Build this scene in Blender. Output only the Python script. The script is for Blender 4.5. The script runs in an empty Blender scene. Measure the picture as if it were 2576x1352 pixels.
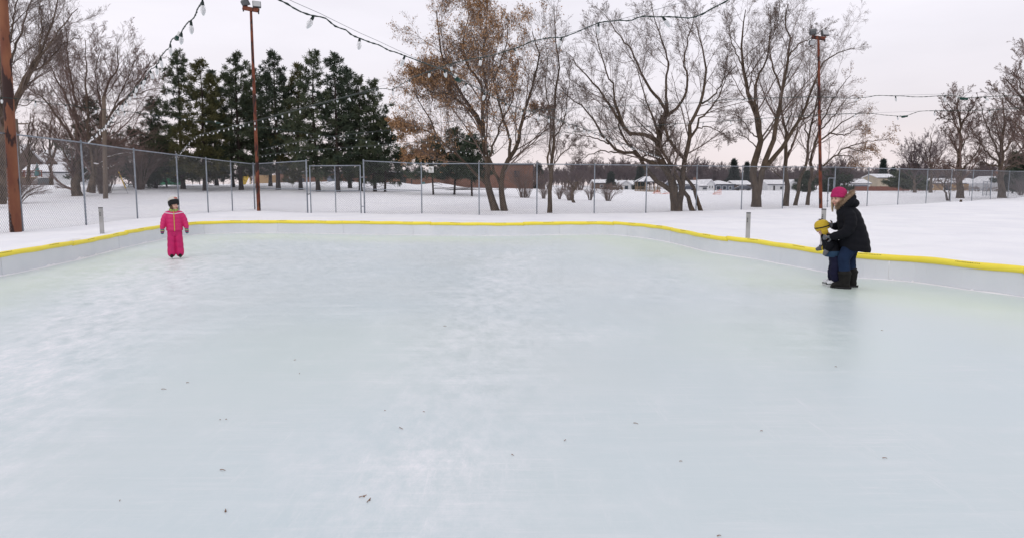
import bpy, math, random
import numpy as np
from mathutils import Vector, Matrix

rs = np.random.RandomState
random.seed(7)
sc = bpy.context.scene
col = sc.collection
D = bpy.data

# ------------------------------------------------------------------ camera maths
F = 1534.0; CX = 1287.5; TH = math.radians(5.5); HY = 467.0; CAMZ = 1.6
PY = HY + F * math.tan(TH)
cT, sT = math.cos(TH), math.sin(TH)

def ray(px, py):
    a = (px - CX) / F; b = (PY - py) / F
    return np.array([a, b * sT + cT, b * cT - sT])

def P(px, py, Y):
    d = ray(px, py); t = Y / d[1]
    return np.array([d[0] * t, Y, CAMZ + d[2] * t])

def Z(px, py, z):
    d = ray(px, py); t = (z - CAMZ) / d[2]
    return np.array([d[0] * t, d[1] * t, z])

# ------------------------------------------------------------------ noise
def vnoise(x, y, seed=0):
    xi = np.floor(x).astype(np.int64); yi = np.floor(y).astype(np.int64)
    fx = x - xi; fy = y - yi
    fx = fx * fx * (3 - 2 * fx); fy = fy * fy * (3 - 2 * fy)
    def h(a, b):
        n = (a * 374761393 + b * 668265263 + seed * 1442695041) & 0xffffffff
        n = ((n ^ (n >> 13)) * 1274126177) & 0xffffffff
        return ((n ^ (n >> 16)) & 0xffff) / 65535.0
    return (h(xi, yi) * (1 - fx) + h(xi + 1, yi) * fx) * (1 - fy) + (h(xi, yi + 1) * (1 - fx) + h(xi + 1, yi + 1) * fx) * fy

def fbm(x, y, seed=0, o=4):
    s = 0; a = 1; t = 0
    for i in range(o):
        s = s + a * vnoise(x * 2 ** i, y * 2 ** i, seed + i); t += a; a *= .5
    return s / t

# ------------------------------------------------------------------ ground
def gz(X, Y):
    X = np.asarray(X, float); Y = np.asarray(Y, float)
    r = np.interp(Y, [-900, 34, 55, 72, 120, 300, 1200], [0, 0, .78, 1.38, 1.5, 1.9, 4.0])
    u = X / np.maximum(Y, 1.0)
    w = np.interp(u, [-.30, 0.0, .28], [1, .60, 0])
    return .22 + r * w

def G(px, py):
    """where the ray through this picture point meets the bare terrain"""
    d = ray(px, py)
    prev = 6.0
    for Y in np.concatenate([np.arange(6, 120, .5), np.arange(120, 700, 2)]):
        t = Y / d[1]; x = d[0] * t; z = CAMZ + d[2] * t
        if z <= gz(x, Y):
            lo, hi = prev, Y
            for _ in range(25):
                m = .5 * (lo + hi); t = m / d[1]
                if CAMZ + d[2] * t <= gz(d[0] * t, m): hi = m
                else: lo = m
            t = hi / d[1]
            return np.array([d[0] * t, hi, float(gz(d[0] * t, hi))])
        prev = Y
    t = 300 / d[1]
    return np.array([d[0] * t, 300, float(gz(d[0] * t, 300))])

def GY(px, Y):
    x = (px - CX) / F * Y * 1.0
    for _ in range(4):
        z = float(gz(x, Y))
        # horizontal position for this ground height
        # py from z: solve with small-angle iteration
        lo, hi = 300., 1400.
        for _ in range(40):
            m = .5 * (lo + hi)
            if P(px, m, Y)[2] > z: lo = m
            else: hi = m
        x = P(px, lo, Y)[0]
    return np.array([x, Y, float(gz(x, Y))])

# ------------------------------------------------------------------ mesh helpers
def tag(o, label=None, cat=None, group=None, kind=None):
    if label: o['label'] = label
    if cat: o['category'] = cat
    if group: o['group'] = group
    if kind: o['kind'] = kind
    return o

def empty(name, loc=(0, 0, 0), rz=0):
    o = D.objects.new(name, None); col.objects.link(o)
    o.location = loc; o.rotation_euler = (0, 0, rz); o.empty_display_size = .2
    return o

def mesh_np(name, V, faces, mat, parent=None, smooth=True):
    """faces: list of int arrays (each m x k)"""
    me = D.meshes.new(name)
    V = np.asarray(V, np.float32).reshape(-1, 3)
    faces = [np.asarray(f, np.int32) for f in faces if len(f)]
    me.vertices.add(len(V)); me.vertices.foreach_set('co', V.ravel())
    loops = np.concatenate([f.ravel() for f in faces])
    tot = np.concatenate([np.full(len(f), f.shape[1], np.int32) for f in faces])
    st = np.concatenate([[0], np.cumsum(tot)[:-1]]).astype(np.int32)
    me.loops.add(len(loops)); me.loops.foreach_set('vertex_index', loops)
    me.polygons.add(len(tot)); me.polygons.foreach_set('loop_start', st); me.polygons.foreach_set('loop_total', tot)
    me.polygons.foreach_set('use_smooth', np.full(len(tot), smooth, bool))
    me.update(calc_edges=True); me.validate()
    if mat: me.materials.append(mat)
    o = D.objects.new(name, me); col.objects.link(o)
    if parent: o.parent = parent
    return o

class MB:
    def __init__(s): s.v = []; s.f = []
    def add(s, V, Fs):
        n = len(s.v)
        s.v += [tuple(map(float, p)) for p in V]; s.f += [tuple(int(i) + n for i in f) for f in Fs]
        return s
    def box(s, c, d, rz=0, rx=0, ry=0, taper=1.0):
        R = Matrix.Rotation(rz, 3, 'Z') @ Matrix.Rotation(ry, 3, 'Y') @ Matrix.Rotation(rx, 3, 'X')
        V = []
        for z in (-.5, .5):
            k = taper if z > 0 else 1
            for x, y in ((-.5, -.5), (.5, -.5), (.5, .5), (-.5, .5)):
                V.append(R @ Vector((x * d[0] * k, y * d[1] * k, z * d[2])) + Vector(c))
        return s.add(V, [(3, 2, 1, 0), (4, 5, 6, 7), (0, 1, 5, 4), (1, 2, 6, 5), (2, 3, 7, 6), (3, 0, 4, 7)])
    def bar(s, a, b, w, h=None):
        a = np.array(a, float); b = np.array(b, float); h = h or w
        return s.add(*tube([a, b], [w / 2 * 1.414, w / 2 * 1.414], 4, True, h / w, math.pi / 4))
    def tube(s, pts, rad, k=10, cap=True, asp=1.0):
        return s.add(*tube(pts, rad, k, cap, asp))
    def ball(s, c, r, nu=12, nv=8, M=None):
        r = (r, r, r) if np.isscalar(r) else r
        V = [(0, 0, 1)]
        for i in range(1, nv):
            a = math.pi * i / nv
            for j in range(nu):
                b = 2 * math.pi * j / nu
                V.append((math.sin(a) * math.cos(b), math.sin(a) * math.sin(b), math.cos(a)))
        V.append((0, 0, -1))
        Fs = []
        for j in range(nu): Fs.append((0, 1 + j, 1 + (j + 1) % nu))
        for i in range(nv - 2):
            for j in range(nu):
                a = 1 + i * nu + j; b = 1 + i * nu + (j + 1) % nu
                Fs.append((a, a + nu, b + nu, b))
        e = 1 + (nv - 1) * nu; o = 1 + (nv - 2) * nu
        for j in range(nu): Fs.append((e, o + (j + 1) % nu, o + j))
        W = []
        for p in V:
            q = Vector((p[0] * r[0], p[1] * r[1], p[2] * r[2]))
            if M is not None: q = M @ q
            W.append(q + Vector(c))
        return s.add(W, Fs)
    def lathe(s, prof, c=(0, 0, 0), k=16, cap=True):
        n = len(prof); V = []
        for r, z in prof:
            for j in range(k):
                a = 2 * math.pi * j / k
                V.append((c[0] + r * math.cos(a), c[1] + r * math.sin(a), c[2] + z))
        Fs = [(i * k + j, i * k + (j + 1) % k, (i + 1) * k + (j + 1) % k, (i + 1) * k + j) for i in range(n - 1) for j in range(k)]
        if cap: Fs += [tuple(reversed(range(k))), tuple(range((n - 1) * k, n * k))]
        return s.add(V, Fs)
    def build(s, name, mat, parent=None, smooth=False, bevel=0):
        me = D.meshes.new(name); me.from_pydata(s.v, [], s.f); me.update()
        if smooth: me.polygons.foreach_set('use_smooth', np.ones(len(me.polygons), bool))
        if mat: me.materials.append(mat)
        o = D.objects.new(name, me); col.objects.link(o)
        if parent: o.parent = parent
        if bevel:
            m = o.modifiers.new('b', 'BEVEL'); m.width = bevel; m.segments = 2; m.limit_method = 'ANGLE'
        return o

def tubes(Pt, R, k, asp=1.0, rot=0.0):
    """Pt [B,n,3], R [B,n] -> V, quads"""
    Pt = np.asarray(Pt, float); R = np.asarray(R, float)
    B, n, _ = Pt.shape
    T = np.gradient(Pt, axis=1); T /= np.linalg.norm(T, axis=2, keepdims=True) + 1e-12
    av = T.mean(1); ref = np.zeros((B, 3)); ref[np.arange(B), np.argmin(np.abs(av), 1)] = 1
    U = np.cross(T, ref[:, None, :]); U /= np.linalg.norm(U, axis=2, keepdims=True) + 1e-12
    W = np.cross(T, U)
    a = np.arange(k) * 2 * math.pi / k + rot
    V = Pt[:, :, None, :] + R[:, :, None, None] * (np.cos(a)[None, None, :, None] * U[:, :, None, :] + asp * np.sin(a)[None, None, :, None] * W[:, :, None, :])
    idx = np.arange(B * n * k).reshape(B, n, k)
    q = np.stack([idx[:, :-1, :], np.roll(idx, -1, 2)[:, :-1, :], np.roll(idx, -1, 2)[:, 1:, :], idx[:, 1:, :]], -1).reshape(-1, 4)
    return V.reshape(-1, 3), q

def tube(pts, rad, k=10, cap=True, asp=1.0, rot=0.0):
    if np.isscalar(rad): rad = [rad] * len(pts)
    V, q = tubes(np.array([pts], float), np.array([rad], float), k, asp, rot)
    Fs = [tuple(f) for f in q]
    if cap:
        n = len(pts); Fs += [tuple(reversed(range(k))), tuple(range((n - 1) * k, n * k))]
    return V, Fs

def spline(pts, n, closed=False):
    p = np.array(pts, float); m = len(p)
    if closed: q = np.vstack([p[-1], p, p[0], p[1]]); segs = m
    else: q = np.vstack([2 * p[0] - p[1], p, 2 * p[-1] - p[-2]]); segs = m - 1
    out = []
    for i in range(segs):
        a, b, c, d = q[i], q[i + 1], q[i + 2], q[i + 3]
        for t in np.linspace(0, 1, 24, endpoint=False):
            out.append(.5 * ((2 * b) + (c - a) * t + (2 * a - 5 * b + 4 * c - d) * t * t + (3 * b - a - 3 * c + d) * t ** 3))
    out.append(p[0] if closed else p[-1])
    out = np.array(out)
    s = np.concatenate([[0], np.cumsum(np.linalg.norm(np.diff(out, axis=0), axis=1))])
    t = np.linspace(0, s[-1], n)
    return np.stack([np.interp(t, s, out[:, j]) for j in range(out.shape[1])], 1)

# ------------------------------------------------------------------ materials
def mat(name, c, rough=.7, metal=0., c2=None, scale=8., detail=5., lo=.35, hi=.65, bump=0., bscale=None, spec=.3, stretch=None, c3=None, s3=None, lo3=.55, hi3=.65, trans=0.):
    m = D.materials.new(name); m.use_nodes = True
    nt = m.node_tree; N = nt.nodes; L = nt.links
    b = N['Principled BSDF']
    b.inputs['Base Color'].default_value = (*c, 1); b.inputs['Roughness'].default_value = rough
    b.inputs['Metallic'].default_value = metal; b.inputs['Specular IOR Level'].default_value = spec
    b.inputs['Transmission Weight'].default_value = trans
    if c2 or bump:
        tc = N.new('ShaderNodeTexCoord'); src = tc.outputs['Object']
        if stretch:
            mp = N.new('ShaderNodeMapping'); mp.inputs['Scale'].default_value = stretch
            L.new(src, mp.inputs[0]); src = mp.outputs[0]
    if c2:
        n = N.new('ShaderNodeTexNoise'); n.inputs['Scale'].default_value = scale; n.inputs['Detail'].default_value = detail
        L.new(src, n.inputs['Vector'])
        r = N.new('ShaderNodeMapRange'); r.inputs[1].default_value = lo; r.inputs[2].default_value = hi
        L.new(n.outputs[0], r.inputs[0])
        mx = N.new('ShaderNodeMix'); mx.data_type = 'RGBA'
        mx.inputs[6].default_value = (*c, 1); mx.inputs[7].default_value = (*c2, 1)
        L.new(r.outputs[0], mx.inputs[0]); out = mx.outputs[2]
        if c3:
            n3 = N.new('ShaderNodeTexNoise'); n3.inputs['Scale'].default_value = s3 or scale * .4; n3.inputs['Detail'].default_value = detail
            mp3 = N.new('ShaderNodeMapping'); mp3.inputs['Location'].default_value = (13.1, 7.7, 3.3); L.new(src, mp3.inputs[0])
            L.new(mp3.outputs[0], n3.inputs['Vector'])
            r3 = N.new('ShaderNodeMapRange'); r3.inputs[1].default_value = lo3; r3.inputs[2].default_value = hi3
            L.new(n3.outputs[0], r3.inputs[0])
            m3 = N.new('ShaderNodeMix'); m3.data_type = 'RGBA'; m3.inputs[7].default_value = (*c3, 1)
            L.new(out, m3.inputs[6]); L.new(r3.outputs[0], m3.inputs[0]); out = m3.outputs[2]
        L.new(out, b.inputs['Base Color'])
    if bump:
        nb = N.new('ShaderNodeTexNoise'); nb.inputs['Scale'].default_value = bscale or scale * 2; nb.inputs['Detail'].default_value = 6
        L.new(src, nb.inputs['Vector'])
        bp = N.new('ShaderNodeBump'); bp.inputs['Strength'].default_value = min(1, bump * 10); bp.inputs['Distance'].default_value = bump
        L.new(nb.outputs[0], bp.inputs['Height']); L.new(bp.outputs[0], b.inputs['Normal'])
    return m

M = {}
M['snow'] = mat('snow', (.88, .875, .90), .85, c2=(.80, .80, .845), scale=.55, detail=8, lo=.4, hi=.75, bump=.035, bscale=4, spec=.1)
M['roofsnow'] = mat('roof_snow', (.86, .86, .88), .9, spec=.1, c2=(.70, .70, .73), scale=1.2)
M['board'] = mat('white_board', (.72, .74, .775), .45, c2=(.66, .69, .73), scale=1.4, detail=6, spec=.35)
M['yellow'] = mat('yellow_foam', (.93, .78, .075), .5, c2=(.90, .73, .06), scale=3, spec=.4, bump=.001, bscale=18)
M['ink'] = mat('black_ink', (.06, .05, .02), .7)
M['rust'] = mat('rusty_paint', (.105, .026, .018), .75, c2=(.20, .066, .032), scale=3.2, detail=8, c3=(.035, .018, .016), s3=2.6, lo3=.50, hi3=.55, stretch=(1.6, 1.6, .55), bump=.004, bscale=30)
M['rust_big'] = mat('weathered_rusty_paint', (.145, .050, .030), .7, c2=(.225, .090, .045), scale=2.0, detail=8, c3=(.035, .017, .015), s3=2.6, lo3=.52, hi3=.56, stretch=(1.6, 1.6, .5), bump=.004, bscale=24)
M['galv'] = mat('galvanised_steel', (.30, .33, .37), .5, .4, c2=(.21, .235, .27), scale=9)
M['wire'] = mat('fence_wire', (.22, .225, .24), .6, .3)
M['stub'] = mat('dull_steel', (.42, .42, .42), .55, .3, c2=(.30, .30, .295), scale=7, stretch=(1, 1, .4))
M['dark'] = mat('dark_metal', (.035, .037, .04), .5, .2)
M['lamp'] = mat('lamp_housing', (.11, .115, .12), .5, .3)
M['lens'] = mat('lamp_glass', (.42, .43, .44), .2, spec=.6)
M['bulb'] = mat('frosted_bulb', (.74, .745, .76), .35, spec=.5, trans=.40)
M['cable'] = mat('green_black_cable', (.016, .035, .03), .5)
M['plug'] = mat('green_plug', (.008, .045, .034), .45)
M['socket'] = mat('dark_socket', (.010, .022, .020), .5)
M['steelwire'] = mat('thin_steel_wire', (.25, .25, .27), .5, .5)
M['bark'] = mat('brown_bark', (.105, .078, .056), .95, c2=(.060, .046, .036), scale=6, detail=8, stretch=(1, 1, .35), bump=.02, bscale=14, spec=.1)
M['barkgrey'] = mat('grey_brown_bark', (.15, .115, .088), .95, c2=(.075, .058, .047), scale=5, detail=8, stretch=(1, 1, .3), bump=.025, bscale=12, spec=.1)
M['twig'] = mat('bare_twigs', (.200, .158, .140), .95, c2=(.140, .110, .098), scale=2, spec=.05)
M['twigred'] = mat('reddish_twigs', (.210, .150, .132), .95, c2=(.150, .108, .096), scale=2, spec=.05)
M['twigfar'] = mat('far_twigs_hazed', (.165, .130, .132), .95, c2=(.125, .100, .108), scale=.2, spec=.05)  # distance haze is put into this purplish twig colour, no air volume
M['leafbrown'] = mat('dry_brown_leaves', (.43, .265, .145), .8, c2=(.29, .165, .085), scale=3, spec=.1)
M['leaftan'] = mat('pale_seed_clusters', (.36, .24, .14), .8, c2=(.22, .13, .08), scale=3, spec=.1)
M['needle'] = mat('pine_needles', (.056, .077, .050), .8, c2=(.090, .102, .056), scale=.9, detail=3, spec=.15)
M['needleolive'] = mat('olive_needles', (.070, .074, .034), .8, c2=(.105, .096, .042), scale=.9, spec=.12)
M['needledark'] = mat('dark_needles', (.042, .060, .045), .8, c2=(.064, .080, .050), scale=.9, spec=.12)
M['needleblue'] = mat('bluish_needles', (.040, .055, .052), .85, c2=(.055, .070, .062), scale=.6, spec=.1)
M['pinebark'] = mat('pine_bark', (.060, .046, .040), .95, c2=(.034, .027, .025), scale=5, stretch=(1, 1, .4), bump=.02, spec=.1)
M['brick'] = mat('brown_brick', (.195, .105, .078), .9, c2=(.155, .085, .064), scale=1.4, detail=6)
M['brickdark'] = mat('dark_opening', (.03, .028, .028), .5)
M['white'] = mat('white_siding', (.66, .67, .68), .7, c2=(.58, .59, .61), scale=1.2)
M['beige'] = mat('beige_siding', (.46, .40, .31), .8, c2=(.41, .355, .275), scale=1)
M['tan'] = mat('tan_brick', (.40, .27, .145), .9, c2=(.33, .22, .12), scale=1)
M['blue'] = mat('blue_grey_siding', (.17, .19, .235), .8, c2=(.13, .15, .19), scale=1)
M['brownwall'] = mat('brown_siding', (.15, .11, .09), .85, c2=(.11, .083, .07), scale=1)
M['cedar'] = mat('red_cedar_boards', (.21, .085, .06), .85, c2=(.16, .065, .05), scale=2, stretch=(4, 4, .4))
M['wood'] = mat('weathered_wood', (.30, .215, .135), .85, c2=(.22, .155, .10), scale=6, stretch=(1, 1, .3))
M['woodpole'] = mat('grey_wood_pole', (.17, .13, .10), .9, c2=(.11, .085, .068), scale=6, stretch=(1, 1, .25), bump=.006)
M['glass'] = mat('dark_window_glass', (.035, .045, .06), .15, spec=.6)
M['shingle'] = mat('dark_shingles', (.07, .075, .09), .9, c2=(.05, .055, .065), scale=4)
M['asphalt'] = mat('wet_asphalt', (.20, .19, .20), .8, c2=(.30, .29, .30), scale=.9)
M['green'] = mat('green_plastic', (.02, .17, .085), .5)
M['playyellow'] = mat('yellow_plastic', (.62, .40, .03), .5)
M['teal'] = mat('teal_canvas', (.10, .20, .20), .9, c2=(.075, .155, .16), scale=4)
M['orange'] = mat('orange_net', (.62, .20, .13), .7)
M['screen'] = mat('sign_face', (.05, .052, .058), .5)
M['signtext'] = mat('sign_yellow_text', (.42, .40, .06), .5)
M['signwhite'] = mat('sign_white', (.66, .66, .65), .6)
M['carpaint'] = mat('dark_car_paint', (.05, .055, .075), .3, spec=.6)
M['carwhite'] = mat('white_car_paint', (.55, .56, .58), .3, spec=.6)
M['rubber'] = mat('rubber', (.02, .02, .02), .8)
M['twigice'] = mat('brown_twig', (.27, .15, .085), .9, c2=(.16, .085, .05), scale=60)

# ------------------------------------------------------------------ world + sun + camera
w = D.worlds.new('World'); sc.world = w; w.use_nodes = True
nt = w.node_tree; N = nt.nodes; L = nt.links
bg = N['Background']; bg.inputs['Strength'].default_value = .1
sky = N.new('ShaderNodeTexSky'); sky.sky_type = 'NISHITA'; sky.sun_disc = False
SUN_EL, SUN_ROT = math.radians(38), math.radians(200)
sky.sun_elevation = SUN_EL; sky.sun_rotation = SUN_ROT
tc = N.new('ShaderNodeTexCoord')
sep = N.new('ShaderNodeSeparateXYZ'); L.new(tc.outputs['Generated'], sep.inputs[0])
mp = N.new('ShaderNodeMapping'); mp.inputs['Scale'].default_value = (1.2, 1.2, 5.0); L.new(tc.outputs['Generated'], mp.inputs[0])
n1 = N.new('ShaderNodeTexNoise'); n1.inputs['Scale'].default_value = 2.2; n1.inputs['Detail'].default_value = 5; n1.inputs['Roughness'].default_value = .5
L.new(mp.outputs[0], n1.inputs['Vector'])
cr = N.new('ShaderNodeValToRGB')           # cloud deck by elevation: pink haze low, lavender grey above, brighter overhead
e = cr.color_ramp.elements
e[0].position = 0.0; e[0].color = (.93, .82, .83, 1)
e[1].position = .06; e[1].color = (.94, .845, .865, 1)
for p_, c_ in ((.12, (.935, .88, .925)), (.20, (.97, .935, 1.0)), (.34, (.985, .96, 1.04)), (.50, (.95, .93, .99)), (1.0, (.93, .93, .97))):
    x = e.new(p_); x.color = (*c_, 1)
mr = N.new('ShaderNodeMapRange'); mr.inputs[1].default_value = 0; mr.inputs[2].default_value = 1; L.new(sep.outputs[2], mr.inputs[0])
L.new(mr.outputs[0], cr.inputs[0])
cl = N.new('ShaderNodeMapRange'); cl.inputs[1].default_value = .3; cl.inputs[2].default_value = .7; cl.inputs[3].default_value = 9.2; cl.inputs[4].default_value = 10.4
L.new(n1.outputs[0], cl.inputs[0])
sc1 = N.new('ShaderNodeVectorMath'); sc1.operation = 'SCALE'; L.new(cr.outputs[0], sc1.inputs[0]); L.new(cl.outputs[0], sc1.inputs['Scale'])
mx = N.new('ShaderNodeMix'); mx.data_type = 'RGBA'; mx.inputs[0].default_value = .95
L.new(sky.outputs[0], mx.inputs[6]); L.new(sc1.outputs[0], mx.inputs[7])
L.new(mx.outputs[2], bg.inputs['Color'])

sl = D.lights.new('sun', 'SUN'); sl.energy = .5; sl.angle = math.radians(25); sl.color = (1, .95, .9)
so = D.objects.new('sun', sl); col.objects.link(so)
so.rotation_euler = (math.pi / 2 - SUN_EL, 0, math.pi - SUN_ROT)

cam = D.cameras.new('camera'); co = D.objects.new('camera', cam); col.objects.link(co)
cam.sensor_width = 36; cam.lens = 36 * F / 2575; cam.shift_y = -(676 - PY) / 2575
co.location = (0, 0, CAMZ); co.rotation_euler = (math.pi / 2 - TH, 0, 0)
cam.clip_start = .05; cam.clip_end = 3000
sc.camera = co
sc.view_settings.view_transform = 'Standard'; sc.view_settings.look = 'None'; sc.view_settings.exposure = 0; sc.view_settings.gamma = 1
sc.cycles.max_bounces = 6; sc.cycles.transparent_max_bounces = 12
try:
    sc.cycles.use_denoising = True
except Exception:
    pass

# ------------------------------------------------------------------ rink outline
top_px = [(0, 634), (100, 618.5), (200, 602), (300, 583), (375, 571), (430, 563), (500, 557), (570, 555), (644, 554.4), (760, 555), (862, 556.5), (1000, 558), (1150, 559),
          (1287, 559.4), (1400, 558), (1507, 557.2), (1575, 560), (1650, 567), (1716, 577), (1787, 590), (1887, 600.6), (1985, 614), (2087, 628),
          (2160, 637), (2230, 641), (2300, 644), (2406, 656), (2500, 665), (2575, 672)]
BT = .425
wp = [Z(x, y, BT)[:2] for x, y in top_px]
wp += [(8.1, 6.3), (8.4, 3.5), (8.4, 0), (8.3, -3.5), (6.9, -5.6), (4, -6), (-4, -6), (-7.3, -5.6), (-8.7, -3.5), (-8.85, 0), (-8.9, 4), (-8.95, 8)]
path = spline(wp, 1200, True)[:-1]
for _ in range(30):
    path = (np.roll(path, 1, 0) + 2 * path + np.roll(path, -1, 0)) / 4
seg = np.linalg.norm(np.roll(path, -1, 0) - path, axis=1); plen = seg.sum()

def sdist(X, Y):
    """signed distance to rink outline, positive outside"""
    q = path[::4]; qn = np.roll(q, -1, 0)
    X = X.ravel(); Y = Y.ravel()
    best = np.full(X.shape, 1e9); ins = np.zeros(X.shape, bool)
    for (ax, ay), (bx, by) in zip(q, qn):
        dx, dy = bx - ax, by - ay
        t = np.clip(((X - ax) * dx + (Y - ay) * dy) / (dx * dx + dy * dy), 0, 1)
        best = np.minimum(best, (X - ax - t * dx) ** 2 + (Y - ay - t * dy) ** 2)
        c = ((ay > Y) != (by > Y)) & (X < (bx - ax) * (Y - ay) / (by - ay + 1e-12) + ax)
        ins ^= c
    return np.where(ins, -1, 1) * np.sqrt(best)

def pathpt(s, off=0.0):
    cum = np.concatenate([[0], np.cumsum(seg)])
    s = np.asarray(s) % plen
    pp = np.vstack([path, path[:1]])
    x = np.interp(s, cum, pp[:, 0]); y = np.interp(s, cum, pp[:, 1])
    s2 = (s + .05) % plen; s1 = (s - .05) % plen
    tx = np.interp(s2, cum, pp[:, 0]) - np.interp(s1, cum, pp[:, 0]); ty = np.interp(s2, cum, pp[:, 1]) - np.interp(s1, cum, pp[:, 1])
    l = np.hypot(tx, ty) + 1e-9
    # path runs clockwise seen from above (left side up, far side right): outside is to its left
    nx, ny = -ty / l, tx / l
    return np.stack([x + nx * off, y + ny * off], -1)

# ground sheet
gx = np.unique(np.concatenate([np.arange(-20, 20.01, .2), 20 + np.cumsum(np.geomspace(.25, 60, 70)), -20 - np.cumsum(np.geomspace(.25, 60, 70))]))
gy = np.unique(np.concatenate([np.arange(-9, 30.01, .2), np.arange(30.3, 100, .6), 100 + np.cumsum(np.geomspace(.8, 80, 60)), -9 - np.cumsum(np.geomspace(.4, 40, 20))]))
GX, GYY = np.meshgrid(gx, gy)
sd = sdist(GX, GYY).reshape(GX.shape)
gzv = gz(GX, GYY)
near = np.clip(1 - (np.abs(GX) / 60) ** 2, 0, 1)
gzv = gzv + .06 * (fbm(GX * .25, GYY * .25, 3) - .5) * 2 * np.clip(sd / 1.0, 0, 1) + .035 * (fbm(GX * 1.1, GYY * 1.1, 9) - .5)
left = np.clip((-GX - 7.5) / 1.5, 0, 1) * np.clip((24 - GYY) / 5, 0, 1)
gzv += left * np.clip(1 - sd / 4.0, 0, 1) * (.13 + .17 * (fbm(GX * 1.9, GYY * 1.9, 21, 4) - .5) * 2)
# trodden dents on the right bank
rt = np.clip((GX - 7) / 3, 0, 1) * np.exp(-((GYY - (15.2 + .05 * GX)) / .9) ** 2)
gzv += rt * .22 * (fbm(GX * 1.3, GYY * 2.0, 33, 3) - .55)
rt2 = np.clip((GX - 6) / 3, 0, 1) * np.clip(sd - .3, 0, 1) * np.clip((34 - GYY) / 8, 0, 1)
gzv -= rt2 * .16 * np.clip(vnoise(GX * 1.1, GYY * 1.1, 71) * 4 - 3.0, 0, 1)
# ploughed banks in front of the school
bank = np.exp(-((GYY - 78 - 3 * np.sin(GX * .2)) / 3.0) ** 2) * np.interp(GX / np.maximum(GYY, 1), [-.45, -.38, -.12, -.06], [0, 1, 1, 0])
gzv += bank * (.35 + .9 * np.clip(fbm(GX * .35, GYY * .35, 5, 3) - .35, 0, 1))
gzv = np.where(sd > .16, gzv, np.where(sd < .02, -.10, -.10 + (gzv + .10) * np.clip((sd - .02) / .14, 0, 1)))
nx_, ny_ = len(gx), len(gy)
ii = np.arange(nx_ * ny_).reshape(ny_, nx_)
q = np.stack([ii[:-1, :-1], ii[:-1, 1:], ii[1:, 1:], ii[1:, :-1]], -1).reshape(-1, 4)
o = mesh_np('ground', np.stack([GX, GYY, gzv], -1), [q], M['snow']); tag(o, kind='structure')

# ice
mi = D.materials.new('ice'); mi.use_nodes = True
nt = mi.node_tree; N = nt.nodes; L = nt.links; b = N['Principled BSDF']
tc = N.new('ShaderNodeTexCoord')
def noise(scale, detail=5, rough=.5, stretch=(1, 1, 1), loc=(0, 0, 0), rz=0):
    m_ = N.new('ShaderNodeMapping'); m_.inputs['Scale'].default_value = stretch; m_.inputs['Location'].default_value = loc; m_.inputs['Rotation'].default_value = (0, 0, rz)
    L.new(tc.outputs['Object'], m_.inputs[0])
    n_ = N.new('ShaderNodeTexNoise'); n_.inputs['Scale'].default_value = scale; n_.inputs['Detail'].default_value = detail; n_.inputs['Roughness'].default_value = rough
    L.new(m_.outputs[0], n_.inputs['Vector']); return n_.outputs[0]
def rng(x, a, b_, c=0, d=1):
    r = N.new('ShaderNodeMapRange'); r.inputs[1].default_value = a; r.inputs[2].default_value = b_; r.inputs[3].default_value = c; r.inputs[4].default_value = d
    L.new(x, r.inputs[0]); return r.outputs[0]
def mth(op, x, y):
    n_ = N.new('ShaderNodeMath'); n_.operation = op
    for i, v in enumerate((x, y)):
        if isinstance(v, (int, float)): n_.inputs[i].default_value = v
        else: L.new(v, n_.inputs[i])
    return n_.outputs[0]
def cmix(f, a, b_):
    m_ = N.new('ShaderNodeMix'); m_.data_type = 'RGBA'
    if isinstance(f, (int, float)): m_.inputs[0].default_value = f
    else: L.new(f, m_.inputs[0])
    for i, v in ((6, a), (7, b_)):
        if isinstance(v, tuple): m_.inputs[i].default_value = (*v, 1)
        else: L.new(v, m_.inputs[i])
    return m_.outputs[2]
at = N.new('ShaderNodeAttribute'); at.attribute_name = 'scuff'
ag = N.new('ShaderNodeAttribute'); ag.attribute_name = 'tint'
base = cmix(rng(noise(.28, 4), .35, .68), (.552, .640, .675), (.585, .652, .668))
base = cmix(ag.outputs['Fac'], base, (.60, .70, .62))
patch = rng(noise(.9, 9, .70, loc=(4, 2, 0)), .45, .72)
scr1 = rng(noise(5.0, 9, .8, (.25, 3.6, 1), rz=.12), .50, .64)
scr2 = rng(noise(4.5, 9, .8, (3.4, .3, 1), (5, 1, 0), rz=.55), .53, .66)
scr3 = rng(noise(2.4, 8, .72, (.30, 3.0, 1), (1, 3, 0), rz=.05), .46, .66)
scr4 = rng(noise(1.5, 10, .80, (1.5, .8, 1), (9, 2, 0), rz=.9), .50, .66)
scr = mth('MAXIMUM', mth('MAXIMUM', scr1, scr2), mth('MULTIPLY', mth('MAXIMUM', scr3, scr4), .85))
s_ = mth('MULTIPLY', scr, mth('ADD', .16, mth('MULTIPLY', patch, .55)))
sm = mth('MULTIPLY', at.outputs['Fac'], mth('MULTIPLY', rng(noise(4.5, 11, .82, (1.3, .7, 1), (2, 7, 0), rz=.6), .42, .62), .9))
s_ = mth('MINIMUM', mth('ADD', s_, sm), 1.0)
full = cmix(s_, base, (.80, .805, .835))
L.new(full, b.inputs['Base Color'])
L.new(rng(s_, 0, .6, .30, .65), b.inputs['Roughness'])
b.inputs['Specular IOR Level'].default_value = .85; b.inputs['IOR'].default_value = 1.40
bp = N.new('ShaderNodeBump'); bp.inputs['Strength'].default_value = .25; bp.inputs['Distance'].default_value = .004
L.new(mth('ADD', mth('MULTIPLY', noise(7, 6, .6), .4), s_), bp.inputs['Height']); L.new(bp.outputs[0], b.inputs['Normal'])

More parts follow.
